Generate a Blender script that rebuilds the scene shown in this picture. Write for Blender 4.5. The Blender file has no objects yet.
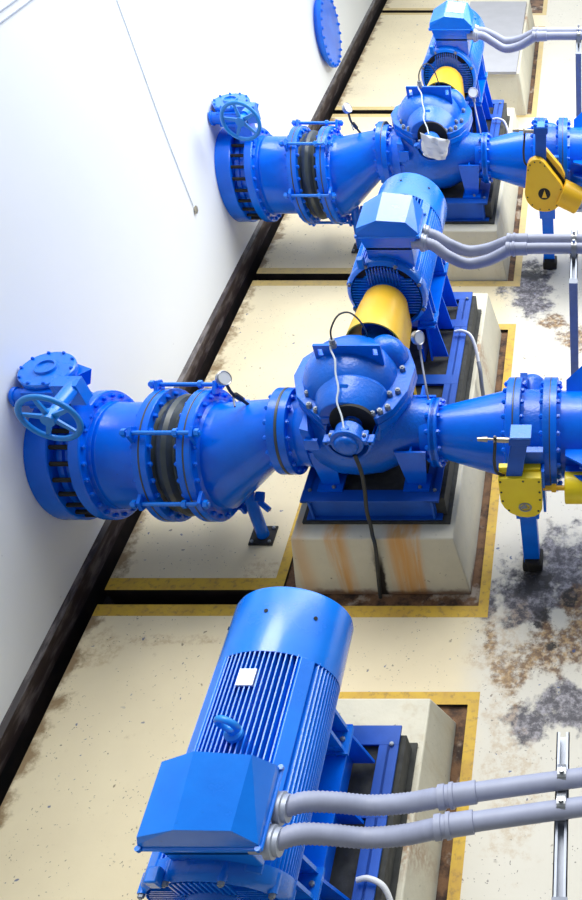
import bpy, bmesh, math, random
from mathutils import Vector, Matrix
PI = math.pi
random.seed(7)
SC = bpy.context.scene
COL = SC.collection
R = math.radians

# ------------------------------------------------------------------ node helpers
def newmat(name):
    m = bpy.data.materials.new(name); m.use_nodes = True
    nt = m.node_tree; nt.nodes.clear()
    out = nt.nodes.new('ShaderNodeOutputMaterial')
    b = nt.nodes.new('ShaderNodeBsdfPrincipled')
    nt.links.new(b.outputs[0], out.inputs[0])
    return m, nt, b
def nd(nt, t, **k):
    n = nt.nodes.new(t)
    for a, v in k.items(): setattr(n, a, v)
    return n
def setin(nt, sock, v):
    if hasattr(v, 'is_output') or isinstance(v, bpy.types.NodeSocket): nt.links.new(v, sock)
    else: sock.default_value = v
def math_(nt, op, a, b=0.0, clamp=False):
    n = nd(nt, 'ShaderNodeMath', operation=op, use_clamp=clamp)
    setin(nt, n.inputs[0], a); setin(nt, n.inputs[1], b)
    return n.outputs[0]
def noise(nt, vec, scale, detail=4, rough=.55, dist=0.0):
    n = nd(nt, 'ShaderNodeTexNoise')
    nt.links.new(vec, n.inputs['Vector'])
    n.inputs['Scale'].default_value = scale; n.inputs['Detail'].default_value = detail
    n.inputs['Roughness'].default_value = rough; n.inputs['Distortion'].default_value = dist
    return n.outputs['Fac']
def step(nt, v, lo, hi):
    n = nd(nt, 'ShaderNodeMapRange', interpolation_type='SMOOTHSTEP')
    setin(nt, n.inputs[0], v); n.inputs[1].default_value = lo; n.inputs[2].default_value = hi
    return n.outputs[0]
def mix(nt, f, a, b):
    n = nd(nt, 'ShaderNodeMix', data_type='RGBA')
    setin(nt, n.inputs[0], f)
    for s, v in ((n.inputs[6], a), (n.inputs[7], b)):
        if isinstance(v, tuple): s.default_value = (*v, 1) if len(v) == 3 else v
        else: nt.links.new(v, s)
    return n.outputs[2]
def objco(nt): return nd(nt, 'ShaderNodeTexCoord').outputs['Object']
def geoco(nt): return nd(nt, 'ShaderNodeNewGeometry').outputs['Position']
def scaled(nt, vec, s):
    n = nd(nt, 'ShaderNodeMapping'); nt.links.new(vec, n.inputs[0]); n.inputs['Scale'].default_value = s
    return n.outputs[0]
def bump(nt, b, h, strength, dist=.01):
    n = nd(nt, 'ShaderNodeBump'); n.inputs['Strength'].default_value = strength; n.inputs['Distance'].default_value = dist
    setin(nt, n.inputs['Height'], h); nt.links.new(n.outputs[0], b.inputs['Normal'])

def paint(name, col, col2=None, rough=.32, coat=.35, grime=.35, bumpy=.15, grimecol=(.012, .014, .02), bscale=35):
    m, nt, b = newmat(name); co = objco(nt)
    col2 = col2 or tuple(c * .8 for c in col)
    n1 = noise(nt, co, 4.0, 5); c = mix(nt, step(nt, n1, .35, .65), col, col2)
    n2 = noise(nt, co, 22, 6, .7); f = math_(nt, 'MULTIPLY', step(nt, n2, .62, .8), grime)
    c = mix(nt, f, c, grimecol)
    nt.links.new(c, b.inputs['Base Color'])
    r = math_(nt, 'ADD', math_(nt, 'MULTIPLY', n1, .18), rough - .08); nt.links.new(r, b.inputs['Roughness'])
    b.inputs['Coat Weight'].default_value = coat; b.inputs['Specular IOR Level'].default_value = .4; b.inputs['Coat Roughness'].default_value = .18
    bump(nt, b, noise(nt, co, bscale, 3), bumpy, .004)
    return m
def plain(name, col, rough=.5, metal=0.0, var=.15, scale=30, bumpy=.1):
    m, nt, b = newmat(name); co = objco(nt)
    n1 = noise(nt, co, scale, 4)
    c = mix(nt, n1, tuple(x * (1 - var) for x in col), tuple(min(1, x * (1 + var)) for x in col))
    nt.links.new(c, b.inputs['Base Color']); b.inputs['Roughness'].default_value = rough; b.inputs['Metallic'].default_value = metal
    bump(nt, b, n1, bumpy, .003)
    return m

BLUE = (.012, .115, .62)
M = {}
M['blue'] = paint('blue gloss paint', (.0, .165, .88), (.0, .130, .76), .20, .0, .5)
M['blue_lit'] = paint('blue paint in lit tone', (.002, .215, .88), (.001, .180, .80), .25, .5, .25)  # pipe blue lightened in its colour to look lit, mostly on the motors
M['blue_cast'] = paint('blue paint on casting', (.0, .145, .72), (.0, .105, .56), .28, .1, .75, .5, bscale=60)
M['blue_frame'] = paint('blue frame paint', (.0, .095, .52), (.0, .072, .40), .5, .0, .6)
M['blue_wheel'] = paint('light blue paint', (.01, .25, .72), (.01, .20, .64), .35, .25, .3)
M['yellow'] = paint('yellow paint', (.86, .52, .015), (.80, .45, .012), .42, .2, .55, grimecol=(.12, .06, .01))
M['yellow_bright'] = paint('bright yellow paint', (.95, .74, .015), (.92, .68, .012), .42, .2, .5, grimecol=(.12, .07, .01))
M['rubber'] = plain('black rubber', (.055, .068, .072), .36, 0, .5, 12, .3)
M['black'] = plain('black grime and recess shade', (.010, .009, .008), .75, 0, .6, 15, .5)  # black for grimy parts, also for shade painted into slots and recesses
M['bolt'] = plain('steel bolt', (.24, .27, .32), .42, .4, .3, 40)
M['steel'] = plain('bare steel', (.45, .46, .47), .35, .9, .25, 20)
M['galv'] = plain('galvanised steel', (.42, .45, .52), .5, .45, .2, 25)
M['galv_dark'] = plain('dull galvanised steel', (.27, .29, .34), .6, .3, .2, 25)
M['conduit'] = plain('grey lilac conduit', (.32, .34, .45), .5, 0, .15, 18)
M['white'] = plain('white plastic', (.78, .79, .80), .45, 0, .06, 18)
M['paper'] = plain('white paper', (.82, .83, .86), .8, 0, .04, 6, .5)
M['plate'] = plain('pale nameplate', (.60, .66, .78), .35, .2, .12, 60)
M['glass'] = plain('gauge face', (.75, .76, .75), .25, 0, .05, 18)
M['seal_wire'] = plain('pale cable', (.60, .66, .72), .5, 0, .1, 18)
M['black_wire'] = plain('black cable', (.02, .025, .03), .5, 0, .2, 18)
M['brass'] = plain('dull brass', (.45, .40, .30), .4, .7, .2, 40)
M['grout'] = plain('dark grout', (.045, .045, .04), .85, 0, .8, 22, .8)

def concrete(name, rust=False):
    m, nt, b = newmat(name); co = objco(nt)
    n1 = noise(nt, co, 3, 6, .6); base = mix(nt, step(nt, n1, .3, .7), (.68, .63, .49), (.58, .545, .43))
    n2 = noise(nt, co, 30, 4, .6); base = mix(nt, math_(nt, 'MULTIPLY', step(nt, n2, .66, .74), .7), base, (.10, .08, .06))
    sep = nd(nt, 'ShaderNodeSeparateXYZ'); nt.links.new(co, sep.inputs[0]); x, y, z = sep.outputs
    if rust:
        st = noise(nt, scaled(nt, co, (9, 2, .5)), 2.2, 5, .6)
        fr = step(nt, y, -.95, -1.10)                     # front end of the block
        def band(c, w): return step(nt, math_(nt, 'ABSOLUTE', math_(nt, 'SUBTRACT', math_(nt, 'ADD', x, math_(nt, 'MULTIPLY', math_(nt, 'SUBTRACT', st, .5), .10)), c)), w * 1.3, w * .1)
        f = math_(nt, 'MAXIMUM', math_(nt, 'MAXIMUM', band(-.20, .07), math_(nt, 'MULTIPLY', band(.17, .10), 1.0)), math_(nt, 'MAXIMUM', math_(nt, 'MULTIPLY', band(-.42, .06), .5), band(.24, .035)))
        f = math_(nt, 'MULTIPLY', math_(nt, 'MULTIPLY', f, fr), step(nt, st, .2, .6))
        base = mix(nt, math_(nt, 'MULTIPLY', f, .85), base, (.66, .30, .05))
        low = math_(nt, 'MULTIPLY', step(nt, math_(nt, 'ADD', z, math_(nt, 'MULTIPLY', noise(nt, co, 12), .09)), .105, .055), fr)
        base = mix(nt, math_(nt, 'MULTIPLY', low, .85), base, (.16, .06, .02))
        bl = step(nt, math_(nt, 'ABSOLUTE', math_(nt, 'SUBTRACT', math_(nt, 'ADD', x, math_(nt, 'MULTIPLY', noise(nt, co, 14), .05)), .035)), .034, .012)
        base = mix(nt, math_(nt, 'MULTIPLY', bl, math_(nt, 'MULTIPLY', fr, step(nt, z, .43, .2))), base, (.015, .01, .008))
    else:
        st = noise(nt, scaled(nt, co, (7, 7, .6)), 2, 4); base = mix(nt, math_(nt, 'MULTIPLY', step(nt, st, .55, .75), .3), base, (.42, .30, .14))
    blob = step(nt, math_(nt, 'ADD', math_(nt, 'ABSOLUTE', math_(nt, 'SUBTRACT', x, .44)), math_(nt, 'MULTIPLY', math_(nt, 'ABSOLUTE', math_(nt, 'SUBTRACT', y, .5)), .5)), .12, .02)
    base = mix(nt, math_(nt, 'MULTIPLY', blob, math_(nt, 'MULTIPLY', step(nt, n2, .35, .6), .7)), base, (.35, .16, .06))
    nt.links.new(base, b.inputs['Base Color']); b.inputs['Roughness'].default_value = .75
    bump(nt, b, noise(nt, co, 25, 5), .25, .01)
    return m
M['plinth_rust'] = concrete('cream painted concrete with rust', True)
M['plinth'] = concrete('cream painted concrete')
M['slab'] = plain('grey cement slab', (.36, .36, .385), .8, 0, .12, 6, .3)

def floormat(name, yellow=False, pit=False):
    m, nt, b = newmat(name); P = geoco(nt)
    sep = nd(nt, 'ShaderNodeSeparateXYZ'); nt.links.new(P, sep.inputs[0]); x, y, z = sep.outputs
    big = noise(nt, P, 1.6, 6, .6); fine = noise(nt, P, 28, 4, .6); mid = noise(nt, P, 7, 6, .65)
    if pit:
        c = mix(nt, step(nt, mid, .35, .7), (.004, .003, .003), (.022, .013, .010))  # channel cells are near black with faint brown mottling
    elif yellow:
        c = mix(nt, step(nt, mid, .3, .75), (.66, .42, .03), (.50, .29, .04))
        c = mix(nt, math_(nt, 'MULTIPLY', step(nt, fine, .52, .7), .5), c, (.20, .13, .05))
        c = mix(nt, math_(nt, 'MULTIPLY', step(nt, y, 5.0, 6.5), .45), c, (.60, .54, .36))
    else:
        right = step(nt, math_(nt, 'ADD', x, math_(nt, 'MULTIPLY', big, .3)), -.62, -.38)
        c = mix(nt, step(nt, big, .3, .7), (.78, .67, .44), (.72, .61, .40))
        c = mix(nt, right, c, mix(nt, big, (.70, .665, .575), (.61, .57, .475)))
        # brown and grey patches with their own outlines
        def blot(cx, cy, rx, ry, amp=.35):
            dx = math_(nt, 'DIVIDE', math_(nt, 'SUBTRACT', x, cx), rx); dy = math_(nt, 'DIVIDE', math_(nt, 'SUBTRACT', y, cy), ry)
            d = math_(nt, 'SQRT', math_(nt, 'ADD', math_(nt, 'MULTIPLY', dx, dx), math_(nt, 'MULTIPLY', dy, dy)))
            return step(nt, math_(nt, 'ADD', d, math_(nt, 'MULTIPLY', math_(nt, 'SUBTRACT', mid, .5), 3.2)), 1.15, .6)
        def many(l):
            o = None
            for a in l: o = blot(*a) if o is None else math_(nt, 'MAXIMUM', o, blot(*a))
            return o
        grey = many([(-.36, 2.80, .26, .22, 1), (-.15, 3.0, .28, .3, 1), (-.54, 6.05, .22, .30, 1), (-.08, 2.1, .22, .16, 1), (-.45, 5.75, .18, .18, 1), (-.3, 1.98, .16, .10, 1), (-.6, 2.75, .1, .1, 1)])
        hf = noise(nt, P, 19, 8, .75)
        c = mix(nt, math_(nt, 'MULTIPLY', grey, .94), c, mix(nt, step(nt, hf, .42, .66), (.035, .032, .05), (.36, .34, .37)))
        brown = many([(-.20, 2.45, .20, .17, 1), (-.42, 2.30, .10, .16, 1), (-.04, 2.7, .14, .2, 1), (-.30, 5.5, .10, .12, 1), (-.12, 5.3, .16, .16, 1), (-.56, 2.5, .05, .10, 1)])
        c = mix(nt, math_(nt, 'MULTIPLY', math_(nt, 'MULTIPLY', brown, step(nt, hf, .30, .55)), .95), c, mix(nt, step(nt, fine, .42, .66), (.13, .06, .022), (.46, .29, .12)))
        faint = many([(-2.35, 2.50, .35, .035, 1), (-2.75, 2.45, .12, .14, 1), (-1.98, 2.98, .12, .10, 1), (-.47, 1.95, .09, .35, 1), (-.35, 1.6, .15, .3, 1), (-.5, 2.5, .18, .3, 1)])
        c = mix(nt, math_(nt, 'MULTIPLY', math_(nt, 'MULTIPLY', faint, step(nt, hf, .42, .62)), .5), c, (.45, .30, .14))
        dk = math_(nt, 'MULTIPLY', many([(-.34, 2.90, .14, .11, 1), (-.26, 2.68, .06, .05, 1), (-.49, 6.18, .12, .14, 1), (-.12, 2.80, .04, .07, 1), (-.22, 2.46, .05, .03, 1), (-.30, 2.60, .03, .03, 1)]), step(nt, hf, .40, .50))
        c = mix(nt, math_(nt, 'MULTIPLY', dk, .93), c, (.012, .010, .010))
        # general wear: small dark specks, brownish scuffs, paint drops
        nv = nd(nt, 'ShaderNodeTexNoise'); nt.links.new(P, nv.inputs['Vector']); nv.inputs['Scale'].default_value = 30
        vm = nd(nt, 'ShaderNodeVectorMath', operation='SCALE'); nt.links.new(nv.outputs['Color'], vm.inputs[0]); vm.inputs['Scale'].default_value = .05
        va = nd(nt, 'ShaderNodeVectorMath', operation='ADD'); nt.links.new(P, va.inputs[0]); nt.links.new(vm.outputs[0], va.inputs[1]); PD = va.outputs[0]
        v = nd(nt, 'ShaderNodeTexVoronoi'); nt.links.new(PD, v.inputs['Vector']); v.inputs['Scale'].default_value = 13
        sp = math_(nt, 'MULTIPLY', step(nt, math_(nt, 'ADD', v.outputs['Distance'], math_(nt, 'MULTIPLY', noise(nt, P, 11, 2), .35)), .29, .24), step(nt, noise(nt, P, 3.1, 3), .44, .52))
        c = mix(nt, math_(nt, 'MULTIPLY', sp, .8), c, mix(nt, step(nt, big, .46, .52), (.16, .11, .06), (.02, .06, .20)))
        v2 = nd(nt, 'ShaderNodeTexVoronoi'); nt.links.new(PD, v2.inputs['Vector']); v2.inputs['Scale'].default_value = 42
        sp2 = math_(nt, 'MULTIPLY', step(nt, v2.outputs['Distance'], .17, .10), step(nt, noise(nt, P, 5.3, 3), .46, .54))
        c = mix(nt, math_(nt, 'MULTIPLY', sp2, .75), c, (.10, .08, .07))
        c = mix(nt, math_(nt, 'MULTIPLY', step(nt, noise(nt, P, 9, 8, .75), .60, .72), .30), c, (.36, .25, .12))
        # grime along the wall side gutter
        gx = step(nt, math_(nt, 'ADD', x, math_(nt, 'MULTIPLY', math_(nt, 'SUBTRACT', mid, .5), .45)), -2.80, -2.90)
        c = mix(nt, math_(nt, 'MULTIPLY', gx, .85), c, (.20, .11, .035))
    nt.links.new(c, b.inputs['Base Color']); b.inputs['Roughness'].default_value = .62
    bump(nt, b, mid, .12, .01)
    return m
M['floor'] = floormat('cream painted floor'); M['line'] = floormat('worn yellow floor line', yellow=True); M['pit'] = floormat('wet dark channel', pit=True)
def dirtmat():
    m, nt, b = newmat('dirty gutter concrete'); P = geoco(nt)
    n = noise(nt, P, 9, 6, .65)
    c = mix(nt, step(nt, n, .35, .6), (.035, .018, .012), (.20, .10, .045)); c = mix(nt, step(nt, noise(nt, P, 4, 5, .65), .56, .66), c, (.42, .34, .26))
    nt.links.new(c, b.inputs['Base Color']); b.inputs['Roughness'].default_value = .8; bump(nt, b, n, .4, .02)
    return m
M['dirt'] = dirtmat()
def wallmat():
    m, nt, b = newmat('white wall paint'); P = geoco(nt)
    n = noise(nt, P, 1.2, 5, .6); c = mix(nt, n, (.80, .825, .85), (.86, .87, .88))
    sp = step(nt, noise(nt, P, 17, 3), .73, .76); c = mix(nt, math_(nt, 'MULTIPLY', sp, .25), c, (.35, .38, .42))
    nt.links.new(c, b.inputs['Base Color']); b.inputs['Roughness'].default_value = .6
    return m
M['wall'] = wallmat()
def basemat():
    m, nt, b = newmat('dark brown skirting'); P = geoco(nt)
    n = noise(nt, scaled(nt, P, (6, 1.2, 6)), 4, 5, .6); c = mix(nt, step(nt, n, .45, .7), (.035, .022, .020), (.17, .14, .13))
    nt.links.new(c, b.inputs['Base Color']); b.inputs['Roughness'].default_value = .5
    return m
M['skirt'] = basemat()

# ------------------------------------------------------------------ mesh builder
class MB:
    def __init__(s): s.b = bmesh.new(); s.mats = []
    def mi(s, m):
        if m is None: return 0
        if m not in s.mats: s.mats.append(m)
        return s.mats.index(m)
    def _face(s, vs, mi):
        try:
            f = s.b.faces.new(vs); f.material_index = mi; return f
        except ValueError: return None
    def hexa(s, P, m=None):      # 8 points: bottom 4 ccw, top 4 ccw
        v = [s.b.verts.new(p) for p in P]; k = s.mi(m)
        for q in ((3, 2, 1, 0), (4, 5, 6, 7), (0, 1, 5, 4), (1, 2, 6, 5), (2, 3, 7, 6), (3, 0, 4, 7)): s._face([v[i] for i in q], k)
        return s
    def box(s, x0, x1, y0, y1, z0, z1, m=None):
        return s.hexa([(x0, y0, z0), (x1, y0, z0), (x1, y1, z0), (x0, y1, z0), (x0, y0, z1), (x1, y0, z1), (x1, y1, z1), (x0, y1, z1)], m)
    def prism(s, pts, axis, a, b, m=None):   # polygon in the plane normal to axis, extruded a..b
        def to(p, t):
            if axis == 'x': return (t, p[0], p[1])
            if axis == 'y': return (p[0], t, p[1])
            return (p[0], p[1], t)
        k = s.mi(m); A = [s.b.verts.new(to(p, a)) for p in pts]; B = [s.b.verts.new(to(p, b)) for p in pts]
        s._face(A, k); s._face(B[::-1], k); n = len(pts)
        for i in range(n): s._face([A[i], B[i], B[(i + 1) % n], A[(i + 1) % n]], k)
        return s
    def ring(s, c, u, v, r, n): return [s.b.verts.new(Vector(c) + (Vector(u) * math.cos(2 * PI * i / n) + Vector(v) * math.sin(2 * PI * i / n)) * r) for i in range(n)]
    def loft(s, rings, m=None, cap=True):
        k = s.mi(m)
        for a, b in zip(rings, rings[1:]):
            n = len(a)
            for i in range(n): s._face([a[i], a[(i + 1) % n], b[(i + 1) % n], b[i]], k)
        if cap: s._face(rings[0][::-1], k); s._face(rings[-1], k)
        return s
    def lathe(s, o, d, prof, n=48, m=None, cap=True, closed=False):   # prof: list of (t along d, radius[, centre offset vector])
        d = Vector(d).normalized(); u = d.orthogonal().normalized(); v = d.cross(u)
        rs = []
        for p in prof:
            c = Vector(o) + d * p[0] + (Vector(p[2]) if len(p) > 2 else Vector())
            rs.append(s.ring(c, u, v, max(p[1], 1e-4), n))
        if closed: rs.append(rs[0]); cap = False
        return s.loft(rs, m, cap)
    def cyl(s, p0, p1, r0, r1=None, n=24, m=None):
        d = Vector(p1) - Vector(p0)
        return s.lathe(p0, d, [(0, r0), (d.length, r0 if r1 is None else r1)], n, m)
    def tube(s, pts, r, n=10, m=None, smooth=6, rfun=None):
        P = [Vector(p) for p in pts]
        if smooth and len(P) > 2:
            Q = []
            for i in range(len(P) - 1):
                a = P[max(i - 1, 0)]; b = P[i]; c = P[i + 1]; d = P[min(i + 2, len(P) - 1)]
                for j in range(smooth):
                    t = j / smooth
                    Q.append(.5 * ((2 * b) + (c - a) * t + (2 * a - 5 * b + 4 * c - d) * t * t + (-a + 3 * b - 3 * c + d) * t ** 3))
            Q.append(P[-1]); P = Q
        rs = []; u = None
        for i, p in enumerate(P):
            d = (P[min(i + 1, len(P) - 1)] - P[max(i - 1, 0)]).normalized()
            if u is None: u = d.orthogonal().normalized()
            u = (u - d * u.dot(d)).normalized(); v = d.cross(u)
            rs.append(s.ring(p, u, v, r if rfun is None else rfun(i, len(P)) * r, n))
        return s.loft(rs, m)
    def torus(s, c, d, R_, r, n=48, k=10, m=None):
        d = Vector(d).normalized(); u = d.orthogonal().normalized(); v = d.cross(u); rs = []
        for i in range(n):
            a = 2 * PI * i / n; w = u * math.cos(a) + v * math.sin(a)
            rs.append(s.ring(Vector(c) + w * R_, w, d, r, k))
        rs.append(rs[0]); return s.loft(rs, m, False)
    def obox(s, c, X, Y, Z, hx, hy, hz, m=None):
        c = Vector(c); X = Vector(X).normalized() * hx; Y = Vector(Y).normalized() * hy; Z = Vector(Z).normalized() * hz
        return s.hexa([c - X - Y - Z, c + X - Y - Z, c + X + Y - Z, c - X + Y - Z, c - X - Y + Z, c + X - Y + Z, c + X + Y + Z, c - X + Y + Z], m)
    def hull(s, pts, m=None):
        v = [s.b.verts.new(p) for p in pts]
        r = bmesh.ops.convex_hull(s.b, input=v)
        k = s.mi(m)
        for g in r['geom']:
            if isinstance(g, bmesh.types.BMFace): g.material_index = k
        bad = [x for x in r['geom_interior'] if isinstance(x, bmesh.types.BMVert)]
        if bad: bmesh.ops.delete(s.b, geom=bad, context='VERTS')
        return s
    def squash(s, n0, z0, k):
        s.b.verts.ensure_lookup_table()
        for v in list(s.b.verts)[n0:]:
            if v.co.z > z0: v.co.z = z0 + (v.co.z - z0) * k
        return s
    def build(s, name, mat=None, parent=None, off=None, bevel=0, angle=32, smooth=True):
        bmesh.ops.recalc_face_normals(s.b, faces=s.b.faces)
        if off is None: off = tuple(parent['_o']) if parent is not None else (0, 0, 0)
        bmesh.ops.translate(s.b, verts=s.b.verts, vec=-Vector(off))
        me = bpy.data.meshes.new(name); s.b.to_mesh(me); s.b.free()
        if s.mats and mat is None:
            for m in s.mats: me.materials.append(m)
        else:
            me.materials.append(mat)
        if smooth:
            for p in me.polygons: p.use_smooth = True
            me.set_sharp_from_angle(angle=R(angle))
        o = bpy.data.objects.new(name, me); COL.objects.link(o)
        o['_o'] = tuple(off)
        if parent is not None: o.parent = parent
        else: o.location = off
        if bevel:
            b = o.modifiers.new('bevel', 'BEVEL'); b.width = bevel; b.segments = 2; b.limit_method = 'ANGLE'; b.angle_limit = R(40)
        return o

def tag(o, label, cat, group=None):
    o['label'] = label; o['category'] = cat
    if group: o['group'] = group
    return o
def thing(name, loc, label, cat, group=None):
    o = bpy.data.objects.new(name, None); COL.objects.link(o); o.location = loc; o['_o'] = tuple(loc)
    o.empty_display_size = .1
    return tag(o, label, cat, group)
def struct(mb, name, mat=None, **k):
    o = mb.build(name, mat, **k); o['kind'] = 'structure'; return o
def kids(o): return [c for c in list(o.children)]
def copy_tree(o, parent=None, dloc=None, label=None, group=None):
    c = o.copy(); COL.objects.link(c); c.parent = parent
    if dloc: c.location = Vector(o.location) + Vector(dloc)
    if label: c['label'] = label
    if group: c['group'] = group
    for ch in kids(o): copy_tree(ch, c)
    return c
def boltmesh(r, h, mat, nut=True):
    mb = MB(); mb.lathe((0, 0, 0), (0, 0, 1), [(-h * .2, r), (h * .85, r), (h, r * .8), (h * 1.02, r * .5), (h * 1.25, r * .48)], 6)
    bmesh.ops.recalc_face_normals(mb.b, faces=mb.b.faces)
    me = bpy.data.meshes.new('bolt'); mb.b.to_mesh(me); mb.b.free(); me.materials.append(mat); return me
BOLT = boltmesh(.0145, .016, M['blue']); BOLT_S = boltmesh(.011, .013, M['bolt']); BOLT_B = boltmesh(.009, .010, M['blue']); BOLT_P = boltmesh(.017, .024, M['bolt'])
def bolt(parent, p, d, me=BOLT, name='bolt'):
    o = bpy.data.objects.new(name, me); COL.objects.link(o); o.parent = parent
    o.location = Vector(p) - Vector(parent['_o']); o.rotation_mode = 'QUATERNION'
    o.rotation_quaternion = Vector((0, 0, 1)).rotation_difference(Vector(d).normalized())
    return o
def bolt_circle(parent, x, cy, cz, r, n, d, me=BOLT, ph=0.0, arc=None):
    for i in range(n):
        a = 2 * PI * (i + ph) / n
        bolt(parent, (x, cy + r * math.cos(a), cz + r * math.sin(a)), d, me)

# ------------------------------------------------------------------ setting
YB = [2.796, 6.142, 9.44, 12.68, 15.95]   # centre lines of the cross channels
X0, XS = -3.0, -2.885
ROWY = [0.02, 3.33, 6.60, 9.90]
def build_floor():
    xs = sorted({X0, XS, -1.885, -1.825, -1.755, -.70, -.648, -.588, 4.5, -2.4, 1.0})
    PL = []   # plinth footprints with gutters: (ystart, yend)
    for i in range(5):
        yc = YB[i] - 3.33 if i == 0 else YB[i - 1]
        PL.append((yc - .052 + .03, yc + 2.60 + (.035 if i == 0 else 0)))
    ys = {-4.0, 18.0}
    for y in YB: ys |= {y - .132, y - .052, y + .052, y + .140}
    for a, b in PL: ys |= {a - .12, a - .04, b, b + .075}
    ys = sorted(ys)
    def kind(x, y):
        if x < XS: return 'pit'
        for c in YB:
            if abs(y - c) < .052 and x < -.648: return 'gut' if x > -1.825 else 'pit'
        for a, b in PL:
            if a - .04 < y < b and -1.825 < x < -.648: return 'gut'
        for c in YB:
            if (c - .132 < y < c + .140) and x < -.588:
                return 'line' if not (-1.885 < x < -.655 and y > c) or x < -1.885 else ('line')
        for a, b in PL:
            if a - .12 < y < b + .075 and -1.885 < x < -.588: return 'line'
        return 'floor'
    Z = {'pit': -.18, 'gut': -.025, 'line': 0.0, 'floor': 0.0}
    MT = {'pit': M['pit'], 'gut': M['dirt'], 'line': M['line'], 'floor': M['floor']}
    mb = MB(); n, m = len(xs) - 1, len(ys) - 1
    K = [[kind((xs[i] + xs[i + 1]) / 2, (ys[j] + ys[j + 1]) / 2) for j in range(m)] for i in range(n)]
    for i in range(n):
        for j in range(m):
            k = K[i][j]; z = Z[k]; f = mb.mi(MT[k])
            mb._face([mb.b.verts.new(p) for p in ((xs[i], ys[j], z), (xs[i + 1], ys[j], z), (xs[i + 1], ys[j + 1], z), (xs[i], ys[j + 1], z))], f)
            if i + 1 < n:
                z2 = Z[K[i + 1][j]]
                if z2 != z: mb._face([mb.b.verts.new(p) for p in ((xs[i + 1], ys[j], z), (xs[i + 1], ys[j + 1], z), (xs[i + 1], ys[j + 1], z2), (xs[i + 1], ys[j], z2))], mb.mi(M['pit']))
            if j + 1 < m:
                z2 = Z[K[i][j + 1]]
                if z2 != z: mb._face([mb.b.verts.new(p) for p in ((xs[i], ys[j + 1], z), (xs[i + 1], ys[j + 1], z), (xs[i + 1], ys[j + 1], z2), (xs[i], ys[j + 1], z2))], mb.mi(M['pit']))
    mb.box(X0, X0 + .02, -4, 18, -.18, -.02, M['pit'])
    # body under the slab
    mb.box(X0, 4.5, -4, 18, -.4, -.19, M['pit'])
    bmesh.ops.remove_doubles(mb.b, verts=mb.b.verts, dist=1e-5)
    struct(mb, 'floor', smooth=False)
build_floor()
w = MB(); w.box(-3.25, -3.0, -4, 18, -.4, 3.4); struct(w, 'wall_left', M['wall'])
w = MB(); w.box(-3.0, -2.975, -4, 18, -.02, .10)
w.prism([(-3.0, .10), (-2.975, .10), (-3.0, .12)], 'y', -4, 18); struct(w, 'baseboard_left', M['skirt'])
w = MB()   # thin double moulding line high on the wall
for z in (2.495, 2.535): w.box(-3.0, -2.994, -4, 18, z, z + .006)
struct(w, 'trim_1', M['galv'])

# ------------------------------------------------------------------ plinths
def plinth(i, dy, mat, label, y1=5.38, name='concrete_plinth', slab=False):
    yb, yt = 2.83 + dy, 2.90 + dy
    ye, yet = y1 + dy, y1 - .095 + dy
    t = thing(name, (-1.225, (yb + ye) / 2, -.025), label, 'plinth', None)
    mb = MB(); xb0, xb1, xt0, xt1 = -1.745, -.70, -1.675, -.762
    mb.hexa([(xb0, yb, -.025), (xb1, yb, -.025), (xb1, ye, -.025), (xb0, ye, -.025), (xt0, yt, .42), (xt1, yt, .42), (xt1, yet, .42), (xt0, yet, .42)])
    mb.build('block', mat, t, bevel=.008)
    if not slab:
        g = MB(); g.box(-1.63, -.79, yt + .105, y1 + dy - .33, .405, .438); g.box(-1.585, -.812, yt + .165, y1 + dy - .36, .42, .575)  # grout pad, plus a raised dark block standing in for the black frame interior
        g.build('grout_and_dark_fill', M['grout'], t)
    else:
        g = MB(); g.box(-1.50, -.79, yt - .03, yet - .18, .42, .45)
        for (a, b) in ((-1.5, -1.14),): pass
        g.build('cement_topping', M['slab'], t, bevel=.004)
    return t
plinth(0, -3.347, M['plinth'], 'cream concrete plinth under the nearest motor, beside the corrugated conduits', y1=5.355)
plinth(1, 0, M['plinth_rust'], 'cream concrete plinth with rust streaks down its front, under the middle pump')
plinth(2, 3.27, M['plinth'], 'cream concrete plinth under the far pump with the paper on it')
plinth(3, 6.52, M['plinth'], 'empty cream concrete plinth with a grey cement topping behind the far motor', slab=True)

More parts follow.
